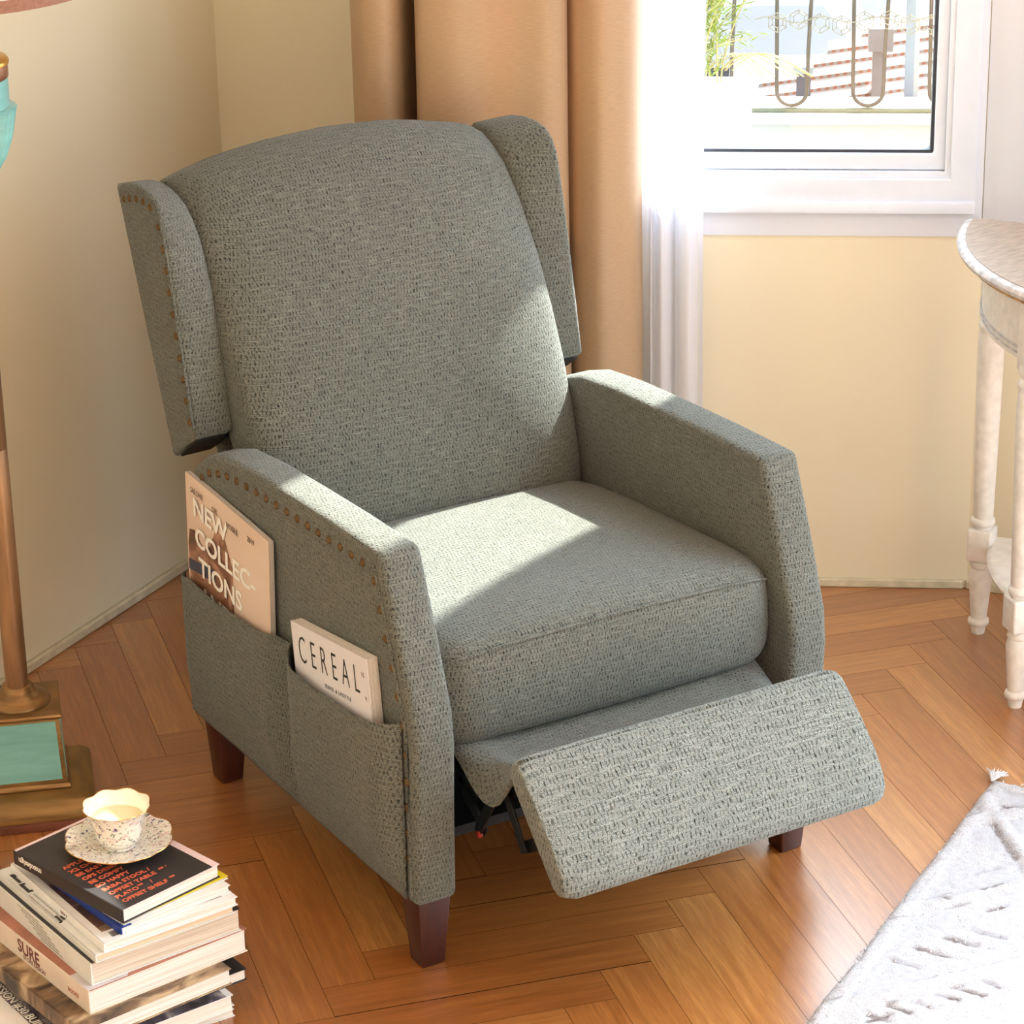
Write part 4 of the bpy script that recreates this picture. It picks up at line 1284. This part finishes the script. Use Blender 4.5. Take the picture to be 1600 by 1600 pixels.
tag(saucer, 'floral porcelain saucer with scalloped gilt edge lying on the charcoal book', 'saucer')
loft('saucer_dish', scallop_rings([(0.024, 0.0, 0), (0.028, 0.0005, 0), (0.030, 0.003, 0), (0.052, 0.007, 0.3), (0.068, 0.0135, 1), (0.0745, 0.0160, 1.3), (0.0745, 0.0172, 1.3), (0.067, 0.0155, 1), (0.050, 0.0095, 0.3), (0.031, 0.0060, 0), (0.020, 0.0055, 0)]), M_FLOR, saucer, autosm=60)
rim = scallop_rings([(0.0752, 0.0166, 1.3)])[0]
tube('gilt_edge', [Vector(p) for p in rim] + [Vector(rim[0])], 0.0006, M_GILT2, saucer, n=5)
cup = empty('teacup', (CX - 0.001, CY - 0.003, CZ + 0.0058))
tag(cup, 'floral porcelain teacup of pale tea standing on the saucer on the pile of books', 'teacup')
outer = [(0.019, 0.0, 0), (0.0225, 0.001, 0), (0.0215, 0.004, 0), (0.0255, 0.007, 0), (0.031, 0.014, 0.1), (0.034, 0.026, 0.3), (0.0362, 0.040, 0.5), (0.0400, 0.053, 0.8), (0.0475, 0.0635, 1.2)]
inner = [(0.0475, 0.0635, 1.2), (0.0462, 0.0638, 1.2), (0.0385, 0.053, 0.8), (0.0347, 0.040, 0.5), (0.0325, 0.026, 0.3), (0.029, 0.014, 0.1), (0.012, 0.009, 0)]
loft('cup_bowl', scallop_rings(outer), M_FLOR, cup, cap=False, autosm=70)
loft('cup_lining', scallop_rings(inner), M_PORC, cup, cap=False, autosm=70)
loft('cup_base', scallop_rings([(0.012, 0.008, 0), (0.012, 0.010, 0)]), M_PORC, cup)
rim = scallop_rings([(0.0470, 0.0638, 1.2)])[0]
tube('gilt_edge', [Vector(p) for p in rim] + [Vector(rim[0])], 0.0006, M_GILT2, cup, n=5)
lathe('tea', [(0.0355, 0.043), (0.0357, 0.0445)], 0, 0, M_TEA, cup, 48, cap=True)
ha = radians(48)
hp = [(0.0345, 0.0, 0.020), (0.046, 0.0, 0.017), (0.056, 0, 0.026), (0.056, 0, 0.042), (0.049, 0, 0.052), (0.040, 0, 0.051)]
hp = [(x * cos(ha), x * sin(ha), z) for x, y, z in hp]
tube('cup_handle', hp, 0.0028, M_GILT2, cup, n=8)

# ------------------------------------------------------------------ rug
def rug_mat():
    m, nt, bs, out = new_mat('ivory_wool')
    at = N(nt, 'Attribute', attribute_name='motif')
    tc = N(nt, 'TexCoord')
    a = noise_n(nt, tc.outputs['Object'], 420, 3, 0.7)
    c = ramp(nt, a, [(0.3, srgb(164, 160, 162)), (0.6, srgb(212, 208, 210))])
    sep = N(nt, 'SeparateColor'); nt.links.new(at.outputs['Color'], sep.inputs[0])
    c = mix(nt, sep.outputs[0], c, srgb(92, 66, 60))
    c = mix(nt, sep.outputs[1], c, srgb(192, 190, 196))
    nt.links.new(c, bs.inputs['Base Color'])
    bs.inputs['Roughness'].default_value = 0.95
    bs.inputs['Sheen Weight'].default_value = 0.3
    bump(nt, bs, a, 0.9, 0.003)
    return m
M_RUG = rug_mat()
RE = Vector((0.847, 0.532, 0)).normalized(); RQ = Vector((RE.y, -RE.x, 0)); RA = Vector((0.399, -1.111, 0))
rug = empty('rug', RA + RE * 0.0 + RQ * 0.4)
tag(rug, 'ivory shaggy wool rug with brown dash motifs lying on the parquet', 'rug')
RI = Matrix.Translation(rug.location).inverted()
DASH = [(.483, .076, .513, .097), (.436, .101, .464, .120), (.387, .127, .412, .147), (.324, .128, .322, .174), (.288, .096, .286, .144), (.244, .068, .240, .117), (.196, .050, .194, .090),
        (.199, .186, .194, .211), (.166, .153, .164, .198), (.139, .135, .139, .169), (.107, .116, .103, .143), (.082, .087, .078, .120), (.048, .070, .047, .097),
        (.636, .052, .605, .072), (.600, .075, .575, .094), (.570, .097, .549, .116), (.392, .051, .386, .066), (.704, .045, .705, .077)]
# the motif carries on down the rug with the same period
DASH += [(a + 0.0 - 0.45, b, c - 0.45, d) for a, b, c, d in DASH[:13]]
DASH += [(a, b + 0.26, c, d + 0.26) for a, b, c, d in DASH if b < 0.2]
DASH += [(a, b + 0.52, c, d + 0.52) for a, b, c, d in DASH if b < 0.2]
def seg_d(p, a, b):
    ab = b - a; t = max(0, min(1, (p - a).dot(ab) / ab.length_squared)); return (p - a - ab * t).length
def ridge(s, t):
    # raised pile bands forming lozenges
    u = (s - 0.018) * 0.70 + 0.0; best = 1
    for off in (-0.52, -0.26, 0.0, 0.26, 0.52, 0.78):
        d1 = abs(t - (0.88 * (s - 0.018) + off * 1.0)) * 0.75
        best = min(best, d1)
    for off in (0.36, 0.72, 1.08):
        d2 = abs(t - (-0.80 * (s - 0.02) + off + 0.20)) * 0.78
        best = min(best, d2)
    return best
def build_rug():
    S0, S1, T0, T1, st = -0.85, 0.78, 0.0, 1.05, 0.005
    ns = int((S1 - S0) / st); nt_2 = int((T1 - T0) / st)
    grid = {}
    segs = [(Vector((a, b)), Vector((c, d))) for a, b, c, d in DASH]
    for a, b in segs:
        for i in range(int((min(a.x, b.x) - 0.01 - S0) / st), int((max(a.x, b.x) + 0.01 - S0) / st) + 2):
            for j in range(int((min(a.y, b.y) - 0.01 - T0) / st), int((max(a.y, b.y) + 0.01 - T0) / st) + 2):
                p = Vector((S0 + i * st, T0 + j * st)); d = seg_d(p, a, b)
                grid[(i, j)] = min(grid.get((i, j), 1), d)
    V = []; C = []
    for j in range(nt_2 + 1):
        for i in range(ns + 1):
            s = S0 + i * st; t = T0 + j * st
            e = min(t, T1 - t, s - S0, S1 - s)
            h = 0.0075
            rd = ridge(s, t)
            band = max(0, 1 - (rd / 0.016) ** 2)
            h += 0.006 * band
            edge_band = 1 if e < 0.03 else 0
            h += 0.003 * edge_band
            if e < 0.008: h *= 0.25 + 0.75 * (e / 0.008)
            nz_ = noise.noise(Vector((s * 90, t * 90, 0))) + 0.6 * noise.noise(Vector((s * 230, t * 230, 4)))
            h += 0.0022 * nz_
            d = grid.get((i, j), 1)
            m = 0
            if d < 0.0042: m = 0.85 * (1 - (d / 0.0042) ** 2) + 0.1; h -= 0.003
            # dark line beside ridges
            if 0.016 < rd < 0.0205 and noise.noise(Vector((s * 30, t * 30, 9))) > 0.0: m = max(m, 0.45)
            flatw = 1.0 if (band == 0 and not edge_band and noise.noise(Vector((s * 14, t * 14, 2))) > -0.1) else 0.0
            jx = 0.0015 * noise.noise(Vector((s * 120, t * 120, 7)))
            P = RA + RE * (s + jx) + RQ * (t + jx - (0.004 * noise.noise(Vector((s * 8, 0, 0))) if e < 0.01 else 0)) + Vector((0, 0, max(0.0005, h)))
            V.append(P); C.append((m, flatw * 0.7, 0, 1))
    F = []; n = ns + 1
    for j in range(nt_2):
        for i in range(ns): F.append((j * n + i, j * n + i + 1, (j + 1) * n + i + 1, (j + 1) * n + i))
    # underside rim so the rug is a solid slab
    me = bpy.data.meshes.new('rug_pile'); me.from_pydata([tuple(v) for v in V], [], F)
    ca = me.color_attributes.new('motif', 'FLOAT_COLOR', 'POINT')
    for i, c in enumerate(C): ca.data[i].color = c
    o = finish('woven_field', me, M_RUG, smooth=True, uv=False)
    if me.polygons[0].normal.z < 0: me.flip_normals()
    o.parent = rug; o.matrix_parent_inverse = RI
    return o
fld = build_rug()
# loose fibres
bm = bmesh.new()
for i in range(16000):
    s = random.uniform(-0.45, 0.78); t = random.uniform(0, 0.62)
    if i < 2500: t = 0.003 + abs(random.gauss(0, 0.004))
    elif ridge(s, t) > 0.018 and t > 0.03 and random.random() < 0.75: continue
    P = RA + RE * s + RQ * t + Vector((0, 0, 0.006 if t > 0.005 else 0.002))
    d = Vector((random.gauss(0, 1), random.gauss(0, 1), random.uniform(0.3, 1.2))).normalized()
    L = random.uniform(0.004, 0.009); w = Vector((-d.y, d.x, 0)).normalized() * 0.0009
    v = [bm.verts.new(P - w), bm.verts.new(P + w), bm.verts.new(P + d * L * 0.6 + w * 0.7), bm.verts.new(P + d * L + Vector((0, 0, -0.002)))]
    bm.faces.new(v)
o = bm_obj('loose_fibres', bm, M_TW, uv=False); o.data.materials.clear(); o.data.materials.append(plain('ivory_fibre', srgb(214, 211, 212), 0.9, var=0.03))
o.parent = rug; o.matrix_parent_inverse = RI; o['kind'] = 'stuff'
# corner tassel
bm = bmesh.new()
c0 = RA + RE * 0.78 + Vector((0, 0, 0.006))
for i in range(60):
    a = random.uniform(-0.7, 0.7); L = random.uniform(0.02, 0.034)
    d = (RE * cos(a) + RQ * -sin(a) + Vector((0, 0, 0.25 * random.random())))
    tube_bm(bm, [c0 - RE * 0.004, c0 + d * L * 0.5 + Vector((0, 0, 0.006 * random.random())), c0 + d * L], [0.0014, 0.0011, 0.0005], 4)
o = bm_obj('corner_tassel', bm, bpy.data.materials['ivory_fibre'], uv=False); o.parent = rug; o.matrix_parent_inverse = RI

# ------------------------------------------------------------------ outside: balcony, plant, roofs
M_PARA = plain('whitewashed_parapet', srgb(136, 139, 144), 0.8, var=0.03, vs=8)
M_CAPS = plain('parapet_capping', srgb(176, 176, 168), 0.7, var=0.05)
M_IRON = plain('weathered_iron_rail', srgb(62, 58, 54), 0.6, 0.2, var=0.15, vs=60)
M_RAILG = plain('grey_green_rail', srgb(84, 88, 76), 0.6, var=0.1)
M_POT = plain('white_planter', srgb(244, 242, 240), 0.6, var=0.02)
M_LEAF = plain('young_bamboo_leaf', srgb(104, 122, 30), 0.6, var=0.25, vs=40)
M_STEM = plain('straw_coloured_stem', srgb(150, 138, 90), 0.6, var=0.12)
M_TILE = plain('terracotta_roof_tile', srgb(156, 138, 130), 0.8, var=0.10, vs=3)
M_TILED = plain('roof_tile_shadow_edge', srgb(158, 92, 68), 0.8, var=0.1)
M_HOUSE = plain('pale_house_render', srgb(92, 97, 104), 0.8, var=0.06, vs=1)
M_SLATE = plain('blue_grey_roof', srgb(38, 42, 52), 0.8, var=0.08, vs=1)
M_WINB = plain('bluish_house_window', srgb(26, 34, 50), 0.3, var=0.1)
M_POST = plain('pale_blue_post', srgb(98, 112, 130), 0.5, var=0.04)
M_CABLE = plain('clear_fairy_light_wire', srgb(110, 106, 94), 0.4, var=0.05)
M_TREE = plain('far_tree_green', srgb(44, 54, 38), 0.9, var=0.25, vs=4)
M_BALC = plain('balcony_floor_tile', srgb(200, 196, 188), 0.7, var=0.05)

bm = bmesh.new(); add_box(bm, -1.6, 1.6, 0.2, 0.95, -0.12, 0.0, MW)
tag(bm_obj('balcony_floor', bm, M_BALC), kind='structure')
bm = bmesh.new(); add_box(bm, -1.6, 1.6, 0.80, 0.92, 0.0, 0.655, MW)
par = bm_obj('balcony_parapet', bm, M_PARA); tag(par, 'whitewashed balcony parapet wall outside the window', 'parapet')
bm = bmesh.new(); add_box(bm, -1.6, 1.6, 0.785, 0.935, 0.655, 0.672, MW); bm_obj('capping', bm, M_CAPS, par)
# iron railing: bottom rail and U loops
rail = empty('balcony_railing', MW @ Vector((0, 0.86, 0.672))); tag(rail, 'iron railing of U-shaped loops standing on the balcony parapet', 'railing')
RLI = Matrix.Translation(rail.location).inverted()
def rl(o): o.parent = rail; o.matrix_parent_inverse = RLI; return o
rl(tube('bottom_rail', [MW @ Vector((-1.5, 0.80, 0.680)), MW @ Vector((1.5, 0.80, 0.680))], 0.006, M_RAILG))
rl(tube('top_rail', [MW @ Vector((-1.5, 0.80, 1.30)), MW @ Vector((1.5, 0.80, 1.30))], 0.010, M_IRON))
def uloop(kc, half=0.031):
    pts = [(kc - half * 1.12, 1.30), (kc - half * 1.08, 1.0), (kc - half, 0.80), (kc - half * 0.98, 0.735)]
    for i in range(1, 12):
        a = pi + pi * i / 12
        pts.append((kc + half * 0.98 * cos(a), 0.720 + 0.030 * sin(a)))
    pts += [(kc + half * 0.98, 0.735), (kc + half, 0.80), (kc + half * 1.25, 1.0), (kc + half * 1.35, 1.30)]
    rl(tube('loop', [MW @ Vector((k, 0.80, z)) for k, z in pts], 0.0040, M_IRON, n=8))
for i in range(-8, 9): uloop(-0.064 + 0.151 * i)
# hexagonal wire string lights tied along the railing
sl = empty('string_lights', MW @ Vector((0, 0.78, 0.85))); tag(sl, 'string of clear hexagonal wire lights strung along the balcony railing', 'string lights')
SLI = Matrix.Translation(sl.location).inverted()
for i in range(9):
    kc = -0.10 + 0.044 * i + random.uniform(-0.006, 0.006); zc = 0.862 + 0.006 * sin(i * 1.7)
    bm = bmesh.new()
    for dz, rr in ((0, 0.020), (0.0, 0.012)):
        ring = [MW @ Vector((kc + rr * cos(pi / 3 * q + pi / 6), 0.782 + (0.006 if rr < 0.015 else 0), zc + rr * sin(pi / 3 * q + pi / 6))) for q in range(7)]
        tube_bm(bm, ring, 0.0011, 4)
    for q in range(6):
        tube_bm(bm, [MW @ Vector((kc + 0.020 * cos(pi / 3 * q + pi / 6), 0.782, zc + 0.020 * sin(pi / 3 * q + pi / 6))), MW @ Vector((kc + 0.012 * cos(pi / 3 * q + pi / 6), 0.788, zc + 0.012 * sin(pi / 3 * q + pi / 6)))], 0.0009, 4)
    o = bm_obj('hexagon_light', bm, M_CABLE, uv=False); o.parent = sl; o.matrix_parent_inverse = SLI
o = tube('wire', [MW @ Vector((-0.14 + 0.46 * q / 30, 0.782, 0.868 + 0.006 * sin(q * 0.9))) for q in range(31)], 0.0011, M_CABLE, n=5); o.parent = sl; o.matrix_parent_inverse = SLI
# planter with arching bamboo-like plant
bm = bmesh.new(); add_box(bm, -0.42, -0.143, 0.42, 0.70, 0.0, 0.775, MW); bevel_all(bm, 0.006, 2)
pot = bm_obj('planter', bm, M_POT, autosm=40)
tag(pot, 'tall white planter box on the balcony beside the parapet', 'planter')
plant = empty('potted_bamboo', MW @ Vector((-0.28, 0.56, 0.77))); tag(plant, 'yellow-green feathery plant with straw stems growing in the white balcony planter', 'plant')
PLI = Matrix.Translation(plant.location).inverted()
bs1 = bmesh.new(); bl = bmesh.new()
rr_ = random.Random(5)
for i in range(34):
    base = Vector((-0.28 + rr_.uniform(-0.08, 0.08), 0.56 + rr_.uniform(-0.08, 0.08), 0.790))
    dx = rr_.uniform(-0.10, 0.17); dy = rr_.uniform(-0.12, 0.08); H_ = rr_.uniform(0.08, 0.42)
    pts = []
    for q in range(9):
        t = q / 8
        pts.append(base + Vector((dx * t ** 1.5, dy * t ** 1.5, H_ * (t - 0.32 * t * t))))
    tube_bm(bs1, [MW @ p for p in pts], [0.0018 * (1 - 0.6 * q / 8) for q in range(9)], 4)
    for q in range(2, 9):
        for w_ in range(7):
            p = pts[q] + Vector((rr_.uniform(-0.012, 0.012),) * 3)
            d = Vector((rr_.gauss(0, 1), rr_.gauss(0, 1), rr_.gauss(0.1, 0.8))).normalized()
            L = rr_.uniform(0.012, 0.040); sd = d.cross(Vector((rr_.random(), rr_.random(), 0.3))).normalized() * 0.0018
            bl.faces.new([bl.verts.new(MW @ v) for v in (p - sd * 0.4, p + d * L * 0.4 - sd, p + d * L, p + d * L * 0.4 + sd)])
for i in range(9):   # long drooping straws towards the rail
    p0 = Vector((-0.20 + rr_.uniform(-0.03, 0.02), 0.60, 0.790)); k1 = rr_.uniform(0.06, 0.17)
    pts = [p0 + Vector((k1 * t, 0.06 * t, 0.11 * sin(pi * t * 0.55 + 0.2) * (1 - t * 1.05))) for t in [q / 8 for q in range(9)]]
    tube_bm(bs1, [MW @ p for p in pts], 0.0014, 4)
o = bm_obj('stems', bs1, M_STEM, uv=False); o.parent = plant; o.matrix_parent_inverse = PLI
o = bm_obj('foliage', bl, M_LEAF, uv=False); o.parent = plant; o.matrix_parent_inverse = PLI
# post beyond the parapet
bm = bmesh.new(); add_box(bm, 0.168, 0.186, 0.985, 1.005, -2.5, 2.4, MW); add_box(bm, 0.186, 0.196, 0.985, 1.005, -2.5, 2.4, MW, mi=1)
o = bm_obj('post', bm, [M_POST, M_PARA]); tag(o, 'pale blue post standing just outside the balcony railing', 'post')

# tiled hip roof of the neighbouring house, about 20 m away and lower down
house = empty('tiled_roof_house', MW @ Vector((0.6, 21.0, -9.0))); tag(house, 'neighbouring house with a pale terracotta tiled roof and chimneys seen below the window', 'house')
HI = Matrix.Translation(house.location).inverted()
def hs(o, p=None):
    o.parent = p or house
    if p is None: o.matrix_parent_inverse = HI
    return o
def tiled_roof():
    V = []; F = []; mi = []
    cw = 0.035
    for r in range(8):
        kl = -0.42 + 0.30 * max(0, r - 3)
        n = int((2.3 - kl) / cw)
        z = -4.66 + 0.082 * r; y = 20.0 + 0.10 * r
        s_ = len(V)
        for c in range(n + 1):
            k = kl + cw * c; yy = y + 0.55 * (k - 0.4)
            V.append(MW @ Vector((k, yy, z + 0.022))); V.append(MW @ Vector((k, yy + 0.11, z + 0.082))); V.append(MW @ Vector((k, yy, z - 0.006)))
        for c in range(n):
            F.append((s_ + c * 3, s_ + c * 3 + 3, s_ + c * 3 + 4, s_ + c * 3 + 1)); mi.append(0)
            F.append((s_ + c * 3, s_ + c * 3 + 2, s_ + c * 3 + 5, s_ + c * 3 + 3)); mi.append(1 if c % 2 else 0)
    me = bpy.data.meshes.new('tiled_roof'); me.from_pydata([tuple(v) for v in V], [], F)
    o = finish('tiled_roof', me, [M_TILE, M_TILED], uv=False)
    for p, m in zip(me.polygons, mi): p.material_index = m
    return o
hs(tiled_roof())
bm = bmesh.new(); add_box(bm, -0.4, 2.3, 20.9, 23.5, -9.0, -4.9, MW); hs(bm_obj('house_wall', bm, M_HOUSE))
bm = bmesh.new(); add_box(bm, 0.20, 0.32, 19.75, 19.9, -5.0, -4.12, MW); ck = hs(bm_obj('chimney', bm, M_HOUSE))
bm = bmesh.new(); add_box(bm, 0.18, 0.34, 19.72, 19.93, -4.12, -4.06, MW); hs(bm_obj('chimney_cap', bm, M_CAPS), ck)
bm = bmesh.new(); add_box(bm, 0.86, 0.95, 20.3, 20.5, -4.6, -3.98, MW); hs(bm_obj('roof_vent', bm, M_TILE))
bm = bmesh.new(); add_box(bm, 0.82, 1.03, 20.25, 20.55, -4.06, -3.86, MW); hs(bm_obj('roof_vent', bm, M_TILE))
def blockhouse(name, k0, k1, y0, y1, z0, z1, wall, roofm, lab, nwin=4, gable=0.0):
    r = empty(name, MW @ Vector(((k0 + k1) / 2, (y0 + y1) / 2, z0))); tag(r, lab, 'building')
    I = Matrix.Translation(r.location).inverted()
    bm = bmesh.new(); add_box(bm, k0, k1, y0, y1, z0, z1, MW); o = bm_obj('wall', bm, wall); o.parent = r; o.matrix_parent_inverse = I
    bm = bmesh.new()
    vs = [bm.verts.new(MW @ Vector(c)) for c in ((k0 - .1, y0 - .2, z1), (k1 + .1, y0 - .2, z1), (k1 + .1, y1 + .1, z1), (k0 - .1, y1 + .1, z1),
          (k0 + (k1 - k0) * .2, (y0 + y1) / 2, z1 + gable + .05), (k1 - (k1 - k0) * .2, (y0 + y1) / 2, z1 + gable + .05))]
    for f in ((0, 1, 5, 4), (1, 2, 5), (2, 3, 4, 5), (3, 0, 4), (0, 3, 2, 1)): bm.faces.new([vs[i] for i in f])
    o = bm_obj('roof', bm, roofm); o.parent = r; o.matrix_parent_inverse = I
    for i in range(nwin):
        kk = k0 + (k1 - k0) * (i + 0.5) / nwin
        bm = bmesh.new(); add_box(bm, kk - 0.10, kk + 0.10, y0 - 0.03, y0, z1 - 0.42, z1 - 0.14, MW)
        o = bm_obj('window', bm, M_WINB); o.parent = r; o.matrix_parent_inverse = I
blockhouse('low_building', -0.9, 0.95, 26.0, 29.0, -12, -5.62, M_HOUSE, M_SLATE, 'low white building with a blue-grey roof right behind the tiled roof', 0, 0.22)
blockhouse('long_building', -2.0, 2.6, 31.0, 34.0, -12, -6.62, M_HOUSE, M_SLATE, 'long low white building with a grey roof behind the low building', 9, 0.12)
blockhouse('apartment_building', -0.5, 0.55, 38.0, 40.0, -12, -7.95, M_HOUSE, M_SLATE, 'pale apartment building with a row of small windows, left of the far trees', 6, 0.1)
blockhouse('far_building', 1.15, 2.9, 42.0, 45.0, -12, -8.85, plain('pale_blue_render', srgb(72, 86, 104), 0.8), M_SLATE, 'pale blue building far away behind the post', 6, 0.2)
bm = bmesh.new(); add_box(bm, -200, 200, 2.5, 500, -12.1, -12, MW); o = bm_obj('town_ground', bm, plain('pale_ground', srgb(72, 80, 82), 0.9, var=0.25, vs=0.12)); tag(o, kind='structure')
def tree(k, y, z, R, lab):
    bm = bmesh.new()
    rr2 = random.Random(int(k * 100) + 3)
    for i in range(420):
        d = Vector((rr2.gauss(0, 1), rr2.gauss(0, 1), rr2.gauss(0, 0.8))).normalized() * R * rr2.uniform(0.6, 1.0)
        p = Vector((k, y, z)) + d
        s_ = Vector((rr2.gauss(0, 1), rr2.gauss(0, 1), rr2.gauss(0, 1))).normalized() * 0.06; u_ = s_.cross(d).normalized() * 0.05
        bm.faces.new([bm.verts.new(MW @ v) for v in (p - s_, p - u_, p + s_, p + u_)])
    r = empty('tree', MW @ Vector((k, y, -6 - R))); tag(r, lab, 'tree')
    I = Matrix.Translation(r.location).inverted()
    o = bm_obj('crown', bm, M_TREE, uv=False); o.parent = r; o.matrix_parent_inverse = I
    o = tube('trunk', [MW @ Vector((k, y, -12)), MW @ Vector((k, y, z))], 0.08, M_IRON); o.parent = r; o.matrix_parent_inverse = I
tree(0.78, 36.0, -7.35, 0.42, 'grey-green tree beyond the roofs right of the apartment building')
tree(2.05, 35.0, -7.15, 0.45, 'dark green tree far off between the post and the window frame')
